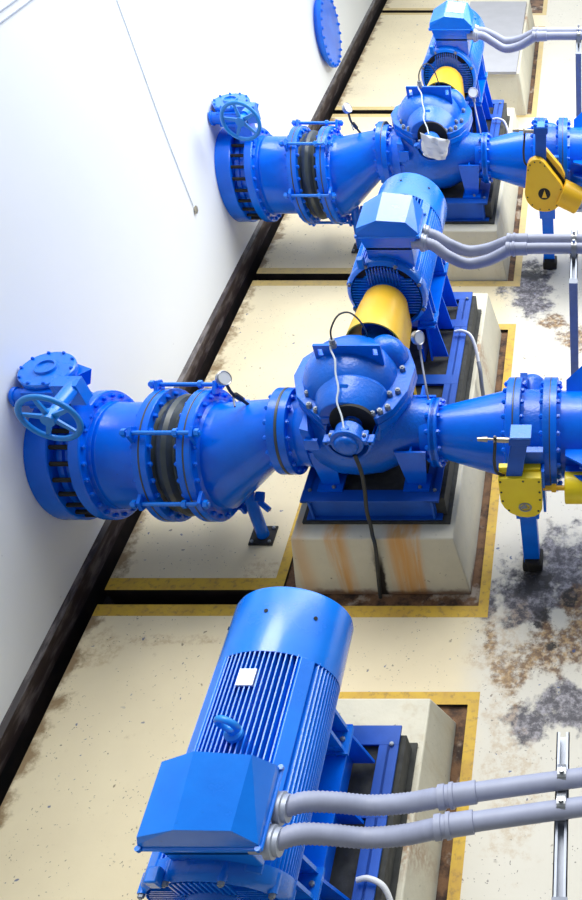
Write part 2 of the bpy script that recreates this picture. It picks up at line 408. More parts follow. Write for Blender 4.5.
# ------------------------------------------------------------------ base frame
def base_frame(y0=3.02, y1=5.03):
    t = thing('base_frame', (-1.215, (y0 + y1) / 2, .43), 'blue steel base frame bolted to the rust-streaked plinth under the middle pump', 'base frame', None)
    xa, xb = -1.605, -.835; zt, zb = .60, .435
    def beam_y(x0, x1, name, n='side_rail'):
        mb = MB(); mb.box(x0, x1, y0, y1, zt - .014, zt); mb.box(x0, x1, y0, y1, zb, zb + .014)
        c = (x0 + x1) / 2; mb.box(c - .006, c + .006, y0, y1, zb, zt)
        mb.build(n, M['blue_frame'], t)
    beam_y(xb - .085, xb, ''); beam_y(xa, xa + .085, '')
    for (a, b, n) in ((y0, y0 + .085, 'cross_beam'), (3.62, 3.71, 'cross_beam'), (4.02, 4.11, 'cross_beam'), (4.62, 4.70, 'cross_beam'), (y1 - .09, y1, 'cross_beam')):
        mb = MB(); mb.box(xa, xb, a, b, zt - .014, zt + .001); c = (a + b) / 2
        cc = a + .03 if a == y0 else c
        mb.box(xa + .03, xb - .03, cc - .006, cc + .006, zb, zt - .005); mb.box(xa + .02, xb - .02, a, b, zb, zb + .012)
        mb.build(n, M['blue_frame'], t)
    # tall pedestal rails that carry the motor
    for sx in (-1, 1):
        x = -1.225 + sx * .20
        mb = MB(); ya, yb_ = 4.24, 4.90
        mb.box(x - .055, x + .055, ya, yb_, .86, .875); mb.box(x - .055 + (0 if sx > 0 else .098), x - .043 + (0 if sx > 0 else .098), ya, yb_, .60, .865)
        mb.box(x + sx * .0 - .006, x + .006, ya + .01, yb_ - .01, .60, .865)
        mb.build('motor_rail', M['blue'], t)
        for yy in (4.30, 4.60, 4.86):
            mb = MB(); a = x + sx * .006; b = x + sx * .10
            mb.prism([(a, .60), (b, .60), (x + sx * .055, .865), (a, .865)], 'y', yy - .006, yy + .006)
            mb.build('gusset', M['blue'], t)
    for yy in (3.10, 4.94):
        for x in (xa + .04, xb - .03): bolt(t, (x, yy, zt), (0, 0, 1), BOLT_S, 'anchor_bolt')
    return t
FR = base_frame()
copy_tree(FR, None, (0, 3.27, 0), 'blue steel base frame under the far pump with the paper on it')
copy_tree(FR, None, (0, -3.347, 0), 'blue steel base frame under the nearest motor, beside the two corrugated conduits')

# ------------------------------------------------------------------ motor
SX, SZ = -1.22, 1.12
def motor():
    t = thing('electric_motor', (SX, 4.62, .875), 'blue finned electric motor in the middle row, behind the yellow coupling guard', 'motor', None)
    yd, yc0, yc1 = 4.22, 5.012, 5.332
    # finned frame
    mb = MB(); mb.lathe((SX, yd, SZ), (0, 1, 0), [(0, .172), (.80, .172)], 64)
    def fin(a, off, w=.004, r1=.236):   # fin standing along direction a, offset sideways
        d = Vector((math.sin(a), 0, math.cos(a))); s = Vector((math.cos(a), 0, -math.sin(a)))
        base = math.sqrt(max(.168 ** 2 - off * off, .0001)) ; top = math.sqrt(max(r1 ** 2 - off * off, .0001))
        if top < base + .01: return
        c = Vector((SX, (yd + .03 + 5.02) / 2, SZ)) + s * off + d * ((base + top) / 2)
        mb.obox(c, s, (0, 1, 0), d, w / 2, (5.02 - yd - .03) / 2, (top - base) / 2)
    for k in range(-7, 8): fin(0, k * .0185, w=.005)
    for sd in (-1, 1):
        for k in range(-8, 9): fin(sd * PI / 2, k * .0165)
    for k in range(-6, 7): fin(PI, k * .017, r1=.215)
    mb.build('finned_frame', M['blue_lit'], t, smooth=True)
    # corner rails and pads
    for a, n in ((R(-43), 'corner_rail'), (R(43), 'corner_rail')):
        mb = MB(); d = Vector((math.sin(a), 0, math.cos(a))); s = Vector((math.cos(a), 0, -math.sin(a)))
        mb.obox(Vector((SX, 4.63, SZ)) + d * .206, s, (0, 1, 0), d, .030, .385, .034)
        sg = 1 if a > 0 else -1
        mb.obox(Vector((SX, 4.63, SZ)) + d * .206 + s * sg * .052 - d * .02, s, (0, 1, 0), d, .012, .385, .034)
        mb.build(n, M['blue_lit'], t, bevel=.004)
    for sx in (-1, 1):
        for yy in (4.33, 4.88):
            mb = MB(); x = SX + sx * .21
            mb.box(x - .055, x + .05, yy - .06, yy + .06, .875, .897)
            mb.prism([(SX + sx * .10, .90), (x + sx * .035, .895), (x + sx * .02, 1.06), (SX + sx * .17, 1.10)], 'y', yy - .05, yy - .036)
            mb.prism([(SX + sx * .10, .90), (x + sx * .035, .895), (x + sx * .02, 1.06), (SX + sx * .17, 1.10)], 'y', yy + .036, yy + .05)
            f = mb.build('foot', M['blue_lit'], t)
            bolt(f, (x + sx * .02, yy, .897), (0, 0, 1), BOLT_S, 'foot_bolt')
    # drive end shield
    mb = MB(); mb.lathe((SX, yd, SZ), (0, -1, 0), [(-.06, .205), (-.06, .238), (-.01, .238), (.0, .232), (.012, .214), (-.012, .206), (-.012, .10), (.012, .095), (.05, .085), (.05, .03)], 64)
    for k in range(5):
        a = 2 * PI * (k + .5) / 5
    def vane(x, z, hx, hz): mb.box(SX + x - hx, SX + x + hx, yd - .013, yd + .012, SZ + z - hz, SZ + z + hz)
    for k in range(-5, 6):
        x = k * .018; zt = math.sqrt(.204 ** 2 - x * x); zi = math.sqrt(max(.098 ** 2 - x * x, .0)) + .002
        vane(x, (zt + zi) / 2, .0035, (zt - zi) / 2); vane(x, -(zt + zi) / 2, .0035, (zt - zi) / 2)
    for k in range(-6, 7):
        z = k * .019; xt = math.sqrt(.204 ** 2 - z * z); xi = max(math.sqrt(max(.098 ** 2 - z * z, 0)), .100 if abs(k) > 4 else 0)
        for sd in (-1, 1): vane(sd * (xt + xi) / 2, z, (xt - xi) / 2, .0035)
    mb.build('end_shield', M['blue_lit'], t)
    mb = MB(); mb.lathe((SX, yd + .0105, SZ), (0, -1, 0), [(-.004, .205), (0, .205), (0, .10), (-.004, .10)], 48, closed=True); mb.build('slot_shade', M['black'], t)  # black ring painted as the shade between the vanes
    for k in range(8):
        a = 2 * PI * (k + .5) / 8; p = (SX + .226 * math.cos(a), yd - .004, SZ + .226 * math.sin(a))
        m2 = MB(); m2.cyl((p[0], yd + .05, p[2]), (p[0], yd - .012, p[2]), .016, n=12); e = m2.build('bolt_lug', M['blue_lit'], t)
        bolt(e, (p[0], yd - .012, p[2]), (0, -1, 0), BOLT_S)
    mb = MB(); mb.box(SX - .13, SX - .09, yd - .03, yd + .02, SZ + .20, SZ + .262); mb.build('lifting_lug', M['blue_lit'], t, bevel=.006)
    mb = MB(); mb.cyl((SX, yd - .05, SZ), (SX, 3.93, SZ), .032); mb.build('motor_shaft', M['steel'], t)
    # fan cowl
    mb = MB(); r = .236
    prof = [(0, r - .006), (0, r + .001), (.28, r + .001), (.295, r - .004), (.305, r - .018), (.305, .12)]
    mb.lathe((SX, yc0, SZ), (0, 1, 0), prof + [(.295, .12), (.295, r - .022), (.28, r - .008), (.0, r - .006)], 72, closed=True)
    cw = mb.build('fan_cowl', M['blue_lit'], t)
    mb = MB()
    for k in range(1, 7): mb.torus((SX, yc1 - .002, SZ), (0, 1, 0), .02 * k, .003, 40, 6)
    for k in range(8):
        a = PI * k / 8; d = Vector((math.cos(a), 0, math.sin(a))) * .125; mb.cyl(Vector((SX, yc1, SZ)) - d, Vector((SX, yc1, SZ)) + d, .003, n=6)
    mb.build('fan_grille', M['blue_lit'], cw)
    mb = MB(); mb.cyl((SX, 5.02, SZ), (SX, 5.06, SZ), .19, n=48); mb.build('rear_shield', M['blue_lit'], t)
    for a in (R(-6), R(40), R(-62)):
        p = Vector((SX, 5.19, SZ)) + Vector((math.sin(a), 0, math.cos(a))) * .2365
        m2 = MB(); m2.cyl(p, p + Vector((math.sin(a), 0, math.cos(a))) * .004, .008, n=10); m2.build('cowl_screw', M['black'], cw)
    # nameplate on the fins, eye bolt
    mb = MB(); mb.box(SX - .052, SX + .010, 4.868, 4.935, SZ + .228, SZ + .240); mb.build('nameplate', M['plate'], t)
    mb = MB(); p = Vector((SX + .0, 4.68, SZ + .235))
    mb.lathe(p - Vector((0, 0, .06)), (0, 0, 1), [(0, .016), (.06, .016), (.06, .032), (.078, .032), (.085, .018), (.10, .015)], 20)
    mb.torus(p + Vector((0, 0, .077)), (0.3, 1, 0), .036, .0125, 32, 12)
    mb.build('eye_bolt', M['blue_wheel'], t)
    # terminal box: neck, flanged tray, faceted cover
    x0, x1, y0, y1 = -1.345, -.968, 4.215, 4.475
    tb = MB(); tb.box(-1.30, -1.03, 4.235, 4.44, SZ + .17, 1.42); tb.prism([(-1.30, 1.40), (-1.03, 1.40), (-.99, 1.485), (-1.325, 1.485)], 'y', 4.235, 4.455)
    tb.box(x0, x1, y0, y1, 1.485, 1.497)
    tbo = tb.build('terminal_box', M['blue_lit'], t, bevel=.004)
    c = MB()
    c.hull([(x0 + .008, y0 + .008, 1.497), (x1 - .008, y0 + .008, 1.497), (x1 - .008, y1 - .008, 1.497), (x0 + .008, y1 - .008, 1.497),
            (x0 + .010, y0 + .012, 1.515), (x1 - .010, y0 + .012, 1.515), (x1 - .012, y1 - .01, 1.53), (x0 + .012, y1 - .01, 1.53),
            (-1.332, 4.240, 1.538), (-1.208, 4.244, 1.585), (-1.045, 4.246, 1.572),
            (-1.318, 4.455, 1.575), (-1.195, 4.458, 1.643), (-1.025, 4.455, 1.625)])
    c.build('cover', M['blue_lit'], tbo, angle=17); tbo.location.y += .03
    for (x, y) in ((x0 + .01, y0 + .004), (x1 - .012, y0 + .004), (x1 - .006, y1 - .006), (x0 + .01, y1 - .006)):
        m2 = MB(); m2.cyl((x, y, 1.49), (x, y, 1.507), .009, n=8); m2.build('screw', M['blue_lit'], tbo)
    for yy in (4.365, 4.262):
        g = MB(); g.lathe((-1.03, yy, 1.435), (1, 0, 0), [(0, .036), (.05, .036), (.05, .052), (.072, .052), (.075, .044), (.09, .044)], 20)
        g.build('cable_gland', M['galv'], tbo)
    return t
MT = motor()
M1 = copy_tree(MT, None, (0, -3.405, 0), 'large blue finned electric motor nearest the camera, with eye bolt and two corrugated conduits')
M3 = copy_tree(MT, None, (0, 3.26, 0), 'blue electric motor farthest back, with a white label on its terminal box')

def cover_pt(u, v, dz=0):      # point on the broad facet of the terminal box cover, u across, v back
    a = Vector((-1.208, 4.244, 1.585)).lerp(Vector((-1.045, 4.246, 1.572)), u)
    b = Vector((-1.195, 4.458, 1.643)).lerp(Vector((-1.025, 4.455, 1.625)), u)
    return a.lerp(b, v) + Vector((0, 3.26, dz))
lb = MB()
lb.hexa([cover_pt(.08, .30, -.002), cover_pt(.92, .30, -.002), cover_pt(.92, .92, -.002), cover_pt(.08, .92, -.002),
         cover_pt(.08, .30, .003), cover_pt(.92, .30, .003), cover_pt(.92, .92, .003), cover_pt(.08, .92, .003)])
tb3 = [c for c in kids(M3) if c.name.startswith('terminal_box')][0]
lo = lb.build('paper_label', M['plate'], None, off=(0, 0, 0)); lo.parent = tb3
lo.location = -(Vector(M3.location))
for v in lo.data.vertices: pass
lo['label'] = 'white printed label'

# ------------------------------------------------------------------ pump
def pump():
    t = thing('centrifugal_pump', (-1.24, 3.40, .60), 'blue split-case centrifugal pump in the middle row with its bare bearing housing showing', 'pump', None)
    cx, cy = -1.285, 3.45
    oc = [(-1.605, 3.47), (-1.55, 3.30), (-1.46, 3.195), (-1.385, 3.125), (-1.09, 3.125), (-1.02, 3.20), (-.965, 3.35), (-.955, 3.55), (-1.01, 3.70), (-1.09, 3.78), (-1.42, 3.78), (-1.52, 3.72), (-1.59, 3.62)]
    def sc(k, kx=None): return [(cx + (x - cx) * (kx or k), cy + (y - cy) * k) for x, y in oc]
    # lower casing
    mb = MB()
    mb.prism(oc, 'z', 1.035, 1.078)
    A = [mb.b.verts.new((x, y, 1.04)) for x, y in sc(.97)]; B = [mb.b.verts.new((x, y, .93)) for x, y in sc(.93, .86)]; C_ = [mb.b.verts.new((x, y, .80)) for x, y in sc(.72, .62)]
    mb.loft([A, B, C_])
    mb.lathe((-1.62, 3.36, .845), (1, 0, 0), [(0, .195), (.06, .197), (.14, .225), (.24, .262), (.34, .27), (.46, .255), (.58, .20), (.66, .165), (.76, .158)], 48)
    lc = mb.build('lower_casing', M['blue_cast'], t, bevel=.005)
    # upper casing
    mb = MB(); mb.prism(oc, 'z', 1.082, 1.125)
    V = [(3.235, .09), (3.25, .135), (3.285, .185), (3.335, .222), (3.40, .246), (3.47, .254), (3.55, .247), (3.61, .225), (3.67, .18), (3.73, .11)]; n0 = len(mb.b.verts)
    mb.lathe((-1.295, 0, 1.095), (0, 1, 0), [(a, r) for a, r in V], 64)
    mb.lathe((-1.255, 0, 1.10), (0, 1, 0), [(3.135, .12), (3.14, .142), (3.17, .160), (3.22, .178), (3.30, .20), (3.40, .15)], 48)
    mb.squash(n0, 1.125, .80)
    mb.hull([(-1.28, 3.15, 1.19), (-1.235, 3.15, 1.19), (-1.235, 3.24, 1.262), (-1.28, 3.24, 1.262), (-1.28, 3.15, 1.15), (-1.235, 3.15, 1.15), (-1.235, 3.26, 1.15), (-1.28, 3.26, 1.15)])
    # a raised bulge to the rear right over the discharge volute
    mb.lathe((-1.12, 3.62, 1.10), (0, 0, 1), [(0, .12), (.05, .115), (.10, .095), (.14, .06), (.155, .02)], 32)
    mb.build('upper_casing', M['blue_cast'], t, bevel=.004)
    for p in ((-1.49, 3.31), (-1.44, 3.305), (-1.46, 3.215), (-1.415, 3.180), (-1.372, 3.156), (-1.119, 3.150), (-1.083, 3.168), (-1.048, 3.20), (-1.055, 3.303), (-1.015, 3.328), (-1.018, 3.512), (-1.045, 3.555), (-1.075, 3.711), (-1.04, 3.669)):
        bolt(t, (p[0], p[1], 1.125), (0, 0, 1), BOLT_P, 'casing_bolt')
    # lug plate with two eyes
    mb = MB(); x0, x1, y0, y1, z0, z1 = -1.440, -1.088, 3.435, 3.452, 1.22, 1.352
    mb.box(x0 + .065, x1 - .065, y0, y1, z0, z1)
    for a, b in ((x0, x0 + .065), (x1 - .065, x1)):
        mb.box(a, b, y0, y1, z1 - .022, z1); mb.box(a, b, y0, y1, z0, z1 - .062)
        mb.box(a, a + .02, y0, y1, z1 - .062, z1 - .022); mb.box(b - .02, b, y0, y1, z1 - .062, z1 - .022)
    mb.build('lifting_plate', M['blue'], t)
    # black disc standing in for the shaded seal recess, and bearing housing in front
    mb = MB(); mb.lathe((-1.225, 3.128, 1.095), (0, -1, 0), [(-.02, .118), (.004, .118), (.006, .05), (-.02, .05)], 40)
    mb.build('seal_recess_shade', M['black'], t)
    mb = MB()
    n = 20
    def arc(r, y): return [mb.b.verts.new((-1.225 + r * math.cos(a), y, 1.085 + r * math.sin(a))) for a in [PI + PI * i / n for i in range(n + 1)]]
    a1, a2, b1, b2 = arc(.135, 3.14), arc(.120, 2.985), arc(.118, 3.14), arc(.104, 2.985)
    for i in range(n):
        mb._face([a1[i], a1[i + 1], a2[i + 1], a2[i]], 0); mb._face([b1[i], b2[i], b2[i + 1], b1[i + 1]], 0)
        mb._face([a2[i], a2[i + 1], b2[i + 1], b2[i]], 0); mb._face([a1[i], b1[i], b1[i + 1], a1[i + 1]], 0)
    mb.build('bearing_bracket', M['blue_cast'], t, bevel=.003)
    mb = MB(); mb.lathe((-1.225, 3.08, 1.095), (0, -1, 0), [(0, .060), (.02, .074), (.09, .074), (.092, .084), (.112, .084), (.114, .062), (.135, .058), (.145, .045), (.150, .02)], 36)
    mb.box(-1.355, -1.095, 2.985, 3.045, 1.068, 1.092); mb.box(-1.325, -1.125, 2.97, 3.055, 1.094, 1.112)
    mb.cyl((-1.225, 3.0, 1.15), (-1.225, 3.0, 1.178), .022, n=12)
    mb.build('bearing_housing', M['blue_cast'], t, bevel=.005)
    for x in (-1.31, -1.14): bolt(t, (x, 3.01, 1.112), (0, 0, 1), BOLT_S, 'cap_bolt')
    mb = MB(); mb.cyl((-1.225, 3.20, 1.095), (-1.225, 3.06, 1.095), .030); mb.cyl((-1.225, 3.7, 1.095), (-1.225, 3.93, 1.105), .028)
    mb.build('shaft', M['steel'], t)
    mb = MB(); mb.lathe((-1.225, 3.70, 1.10), (0, 1, 0), [(0, .10), (.03, .085), (.07, .075), (.15, .072), (.165, .055)], 32); mb.box(-1.34, -1.11, 3.74, 3.80, 1.07, 1.10)
    mb.build('rear_bearing_housing', M['blue_cast'], t, bevel=.004)
    # feet
    for (xa, xb, xc, xd) in ((-1.055, -.885, -.915, -1.020), (-1.525, -1.385, -1.40, -1.50)):
        for yy in (3.14, 3.60):
            mb = MB(); mb.prism([(xa, .86), (xb, .86), (xc, .612), (xd, .612)], 'y', yy, yy + .014)
            xm = (xa + xb) / 2; mb.prism([(yy + .014, .86), (yy + .10, .86), (yy + .05, .612), (yy + .014, .612)], 'x', xm - .006, xm + .006)
            mb.box(xd - .02, xc + .02, yy - .05, yy + .08, .600, .614)
            f = mb.build('foot', M['blue'], t); bolt(f, ((xc + xd) / 2 + .02, yy - .028, .614), (0, 0, 1), BOLT_S, 'foot_bolt')
    # nozzle flanges
    mb = MB(); mb.lathe((-1.654, 3.33, .84), (1, 0, 0), [(0, .243), (.042, .243), (.042, .2), (.055, .196), (.075, .19)], 56); mb.lathe((-1.60, 3.33, .84), (1, 0, 0), [(0, .19), (.08, .205)], 40)
    f = mb.build('suction_flange', M['blue'], t, bevel=.003); bolt_circle(f, -1.613, 3.33, .84, .218, 16, (1, 0, 0), ph=.5)
    mb = MB(); mb.lathe((-.862, 3.33, .83), (-1, 0, 0), [(-.03, .195), (0.005, .195), (.005, .155), (.06, .155)], 56)
    f = mb.build('discharge_flange', M['blue'], t, bevel=.003); bolt_circle(f, -.868, 3.33, .83, .174, 12, (-1, 0, 0), ph=.5)
    mb = MB()   # rib between discharge nozzle and casing, small square cover plate on suction side
    mb.box(-1.50, -1.43, 3.10, 3.118, .92, .99); mb.hull([(-1.52, 3.14, 1.04), (-1.47, 3.12, 1.04), (-1.52, 3.12, .9), (-1.46, 3.12, .9), (-1.52, 3.3, 1.04), (-1.46, 3.3, .9)])
    mb.build('side_rib', M['blue'], t)
    return t
PM = pump()
copy_tree(PM, None, (0, 3.27, 0), 'blue split-case centrifugal pump in the far row with white paper stuck over its bearing')

def guard(dy, label):
    t = thing('coupling_guard', (SX, 3.95 + dy, SZ - .15), label, 'coupling guard')
    mb = MB(); n = 28
    def sec(y, r, r2, zc):
        pts = [(SX + r * math.cos(PI * i / n), y, zc + r2 * math.sin(PI * i / n)) for i in range(n + 1)]
        pts = [(SX + r, y, SZ - .17)] + pts + [(SX - r, y, SZ - .17)]
        return pts
    O = [[mb.b.verts.new((x, y + dy, z)) for x, y, z in sec(*a)] for a in ((3.745, .158, .158, 1.115), (3.80, .157, .157, 1.115), (4.02, .142, .142, 1.115), (4.16, .130, .128, 1.11), (4.178, .12, .118, 1.11))]
    I = [[mb.b.verts.new((x, y + dy, z)) for x, y, z in sec(*a)] for a in ((3.745, .150, .150, 1.115), (3.80, .149, .149, 1.115), (4.02, .134, .134, 1.115), (4.16, .121, .12, 1.11), (4.176, .112, .110, 1.11))]
    for L, fl in ((O, 0), (I, 1)):
        for a, b in zip(L, L[1:]):
            for i in range(len(a) - 1): mb._face([a[i], a[i + 1], b[i + 1], b[i]], 0)
    for i in range(len(O[0]) - 1):
        mb._face([O[0][i], O[0][i + 1], I[0][i + 1], I[0][i]], 0); mb._face([O[-1][i], O[-1][i + 1], I[-1][i + 1], I[-1][i]], 0)
    mb.build('guard_shell', M['yellow'], t)
    mb = MB()
    for sx in (-1, 1): mb.box(SX + sx * .145 - .012, SX + sx * .145 + .012, 3.80 + dy, 3.86 + dy, .60, .97)
    mb.build('guard_bracket', M['yellow'], t)
    mb = MB()
    mb.lathe((SX, 3.86 + dy, SZ - .01), (0, 1, 0), [(0, .09), (.07, .09), (.075, .07), (.10, .07), (.105, .09), (.18, .09)], 32); mb.build('coupling', M['blue_cast'], t)
    return t
guard(0, 'yellow coupling guard between the middle pump and the middle motor')
guard(3.265, 'yellow coupling guard between the far pump and the far motor')

# ------------------------------------------------------------------ suction side
PY, PZ = 3.33, .65
def row_suction(dy, W):
    o = []
    # --- wall valve
    t = thing('gate_valve', (-2.99, PY + dy, PZ), f'blue wall-mounted valve with round gearbox and light blue handwheel, {W}', 'valve')
    Y = PY + dy
    mb = MB(); mb.lathe((-2.998, Y, PZ), (1, 0, 0), [(0, .372), (.115, .372), (.12, .366), (.12, .30)], 64); f = mb.build('wall_flange', M['blue'], t)
    mb = MB(); mb.lathe((-2.88, Y, PZ), (1, 0, 0), [(0, .30), (.02, .315), (.05, .315), (.055, .30), (.08, .30), (.085, .315), (.12, .315)], 64)
    mb.build('valve_body', M['blue'], t)
    mb = MB(); mb.lathe((-2.765, Y, PZ), (1, 0, 0), [(0, .372), (.055, .372), (.06, .366), (.06, .31), (.085, .306)], 64); f = mb.build('valve_flange', M['blue'], t, bevel=.002)
    bolt_circle(f, -2.705, Y, PZ, .343, 24, (1, 0, 0), ph=.5)
    for i in range(24):
        a = 2 * PI * (i + .5) / 24; y, z = Y + .343 * math.cos(a), PZ + .343 * math.sin(a)
        mb = MB(); mb.cyl((-2.885, y, z), (-2.76, y, z), .0135, n=8); mb.build('stud', M['black'] if True else None, t)
    # gearbox on a stem bracket above
    gx, gy, gz = -2.852, 3.385 + dy, 1.245
    mb = MB(); mb.box(gx - .07, gx + .05, Y - .05, Y + .05, PZ + .28, 1.10); mb.lathe((gx, gy, 1.08), (0, 0, 1), [(0, .07), (.03, .10), (.05, .135), (.12, .138), (.14, .132)], 48)
    mb.cyl((gx - .125, 3.245 + dy, 1.165), (gx + .14, 3.245 + dy, 1.165), .046); mb.cyl((gx - .14, 3.245 + dy, 1.165), (gx - .12, 3.245 + dy, 1.165), .055)
    mb.obox((gx + .03, 3.29 + dy, 1.16), (1, 0, 0), (0, 1, 0), (0, 0, 1), .11, .07, .055)
    mb.hull([(gx + .09, gy - .06, 1.20), (gx + .20, gy + .05, 1.20), (gx + .09, gy + .10, 1.20), (gx + .09, gy - .06, 1.12), (gx + .17, gy + .02, 1.12), (gx + .09, gy + .10, 1.12)])
    mb.obox((gx + .10, 3.27 + dy, 1.07), (1, 0, 0), (0, 1, 0), (0, 0, 1), .06, .06, .10)
    g = mb.build('gearbox', M['blue'], t, bevel=.004)
    mb = MB(); mb.lathe((gx, gy, 1.220), (0, 0, 1), [(0, .143), (.018, .143), (.024, .137), (.026, .06), (.040, .056), (.041, .046), (.030, .044)], 56); mb.build('cover', M['blue_lit'], g)
    for i in range(10):
        a = 2 * PI * i / 10; bolt(g, (gx + .130 * math.cos(a), gy + .130 * math.sin(a), 1.243), (0, 0, 1), BOLT_B, 'cover_bolt')
    hx, hy, hz = -2.655, 2.985 + dy, 1.255
    mb = MB(); mb.cyl((hx, hy - .01, hz), (hx, 3.27 + dy, hz - .02), .027); mb.cyl((hx, 3.08 + dy, hz), (hx, 3.25 + dy, hz - .02), .036); mb.box(gx + .1, hx + .04, 3.21 + dy, 3.29 + dy, 1.14, 1.27)
    mb.build('drive_shaft', M['blue_lit'], t)
    mb = MB(); mb.torus((hx, hy, hz), (0, 1, 0), .138, .0150, 64, 12)
    mb.cyl((hx, hy - .025, hz), (hx, hy + .04, hz), .034)
    for i in range(5):
        a = 2 * PI * (i + .35) / 5; d = Vector((math.cos(a), 0, math.sin(a))); s = Vector((-math.sin(a), 0, math.cos(a)))
        p = Vector((hx, hy + .006, hz))
        mb.hexa([p + d * .02 - s * .015 + Vector((0, .008, 0)), p + d * .13 - s * .009 + Vector((0, .004, 0)), p + d * .13 + s * .009 + Vector((0, .004, 0)), p + d * .02 + s * .015 + Vector((0, .008, 0)),
                 p + d * .02 - s * .015 - Vector((0, .008, 0)), p + d * .13 - s * .009 - Vector((0, .010, 0)), p + d * .13 + s * .009 - Vector((0, .010, 0)), p + d * .02 + s * .015 - Vector((0, .008, 0))])
    mb.build('handwheel', M['blue_wheel'], t, bevel=.002)
    # --- spool
    t = thing('pipe_spool', (-2.54, Y, PZ - .3), f'wide straight blue pipe between the wall valve and the rubber joint, {W}', 'pipe')
    mb = MB(); mb.lathe((-2.72, Y, PZ), (1, 0, 0), [(0, .318), (.012, .305), (.05, .305), (.055, .308), (.065, .308), (.07, .305), (.30, .305)], 72); mb.build('pipe', M['blue'], t)
    mb = MB(); mb.lathe((-2.420, Y, PZ), (1, 0, 0), [(-.012, .312), (0, .383), (.032, .383), (.032, .30)], 72); f = mb.build('flange', M['blue'], t)
    bolt_circle(f, -2.422, Y, PZ, .352, 24, (-1, 0, 0), ph=.5)
    # --- rubber expansion joint
    t = thing('expansion_joint', (-2.22, Y, PZ - .38), f'black rubber expansion joint with blue tie rods and bolted rings, {W}', 'pipe joint')
    mb = MB(); mb.lathe((-2.388, Y, PZ), (1, 0, 0), [(0, .34), (.0, .384), (.008, .384), (.02, .35), (.055, .312), (.075, .335), (.105, .352), (.130, .345), (.145, .325), (.152, .318), (.160, .330), (.175, .340), (.190, .325), (.205, .33), (.236, .384), (.244, .384), (.244, .30)], 72)
    mb.build('bellows', M['rubber'], t)
    mb = MB(); mb.lathe((-2.381, Y, PZ), (1, 0, 0), [(0, .383), (.034, .383), (.034, .315), (0, .315)], 72, closed=True); f1 = mb.build('ring_flange', M['blue'], t, bevel=.003)
    bolt_circle(f1, -2.347, Y, PZ, .352, 24, (1, 0, 0), ph=.5)
    mb = MB(); mb.lathe((-2.186, Y, PZ), (1, 0, 0), [(0, .383), (.034, .383), (.034, .315), (0, .315)], 72, closed=True); f2 = mb.build('ring_flange', M['blue'], t, bevel=.003)
    bolt_circle(f2, -2.190, Y, PZ, .352, 24, (-1, 0, 0), ph=.5)
    base = R(-45.2)     # angle of the direction that leans to the viewer side and up
    for k, ph in enumerate((-77, -17, 40, 128, 180, 230)):
        a = R(135) + R(ph)
        # direction: starts from (-y,+z) diagonal
        d = Vector((0, math.cos(a), math.sin(a)))
        c = Vector((0, Y, PZ)); p = c + d * .408
        mb = MB(); mb.cyl(p + Vector((-2.47, 0, 0)), p + Vector((-2.045, 0, 0)), .0125, n=12)
        for x in (-2.460, -2.19, -2.075): mb.lathe(p + Vector((x, 0, 0)), (1, 0, 0), [(0, .024), (.022, .024)], 6)
        mb.build('tie_rod', M['blue_lit'], t)
        s = Vector((0, -d.z, d.y))
        for x in (-2.425, -2.10):
            mb = MB(); q = c + Vector((x, 0, 0))
            mb.hexa([q + d * .36 - s * .055, q + d * .36 + s * .055, q + d * .432 + s * .028, q + d * .432 - s * .028,
                     q + d * .36 - s * .055 + Vector((.02, 0, 0)), q + d * .36 + s * .055 + Vector((.02, 0, 0)), q + d * .432 + s * .028 + Vector((.02, 0, 0)), q + d * .432 - s * .028 + Vector((.02, 0, 0))])
            mb.build('rod_lug', M['blue'], t, bevel=.002)
    # --- eccentric reducer
    t = thing('pipe_reducer', (-1.9, Y, .40), f'blue tapering reducer pipe with pressure gauge on top, {W}', 'pipe')
    mb = MB(); ez = Vector((0, 0, .19))
    mb.lathe((-2.115, Y, PZ), (1, 0, 0), [(0, .305), (.06, .306), (.07, .305, (0, 0, .0)), (.37, .190, (0, 0, .18)), (.40, .187, (0, 0, .19)), (.42, .187, (0, 0, .19))], 72)
    mb.build('cone', M['blue'], t)
    mb = MB(); mb.lathe((-2.150, Y, PZ), (1, 0, 0), [(0, .383), (.036, .383), (.042, .377), (.042, .318), (.055, .306)], 72); f = mb.build('large_flange', M['blue'], t)
    bolt_circle(f, -2.108, Y, PZ, .350, 24, (1, 0, 0), ph=.5)
    mb = MB(); mb.lathe((-1.712, Y, .84), (1, 0, 0), [(-.012, .192), (0, .243), (.045, .243), (.050, .20)], 64); f = mb.build('small_flange', M['blue'], t, bevel=.003)
    bolt_circle(f, -1.716, Y, .84, .218, 16, (-1, 0, 0), ph=.5)
    mb = MB(); p0 = Vector((-1.955, Y - .05, .39)); mb.cyl(p0, p0 + Vector((.0, -.05, -.03)), .028); mb.cyl(p0 + Vector((.0, -.05, -.03)), p0 + Vector((.06, -.09, -.06)), .018)
    mb.build('drain_valve', M['blue'], t, bevel=.002)
    mb = MB(); mb.lathe((-1.668, Y, .84), (1, 0, 0), [(0, .244), (.014, .244)], 56); mb.build('gasket', M['rubber'], t)
    # support
    s = thing('pipe_support', (-2.03, 3.26 + dy, 0), f'blue tubular leg under the tapering reducer pipe, {W}', 'pipe support')
    mb = MB(); mb.cyl((-2.045, 3.262 + dy, .012), (-2.025, 3.275 + dy, .43), .038); mb.build('leg', M['blue'], s)
    mb = MB(); mb.box(-2.12, -1.97, 3.185 + dy, 3.335 + dy, .0, .012); b = mb.build('base_plate', M['black'], s)
    for ax in (-2.10, -1.99):
        for ay in (3.205, 3.315): bolt(b, (ax, ay + dy, .012), (0, 0, 1), BOLT_S, 'anchor_bolt')
    # gauge
    g = thing('pressure_gauge', (-1.88, 3.40 + dy, .985), f'round pressure gauge on a short stem on top of the tapering pipe, {W}', 'gauge')
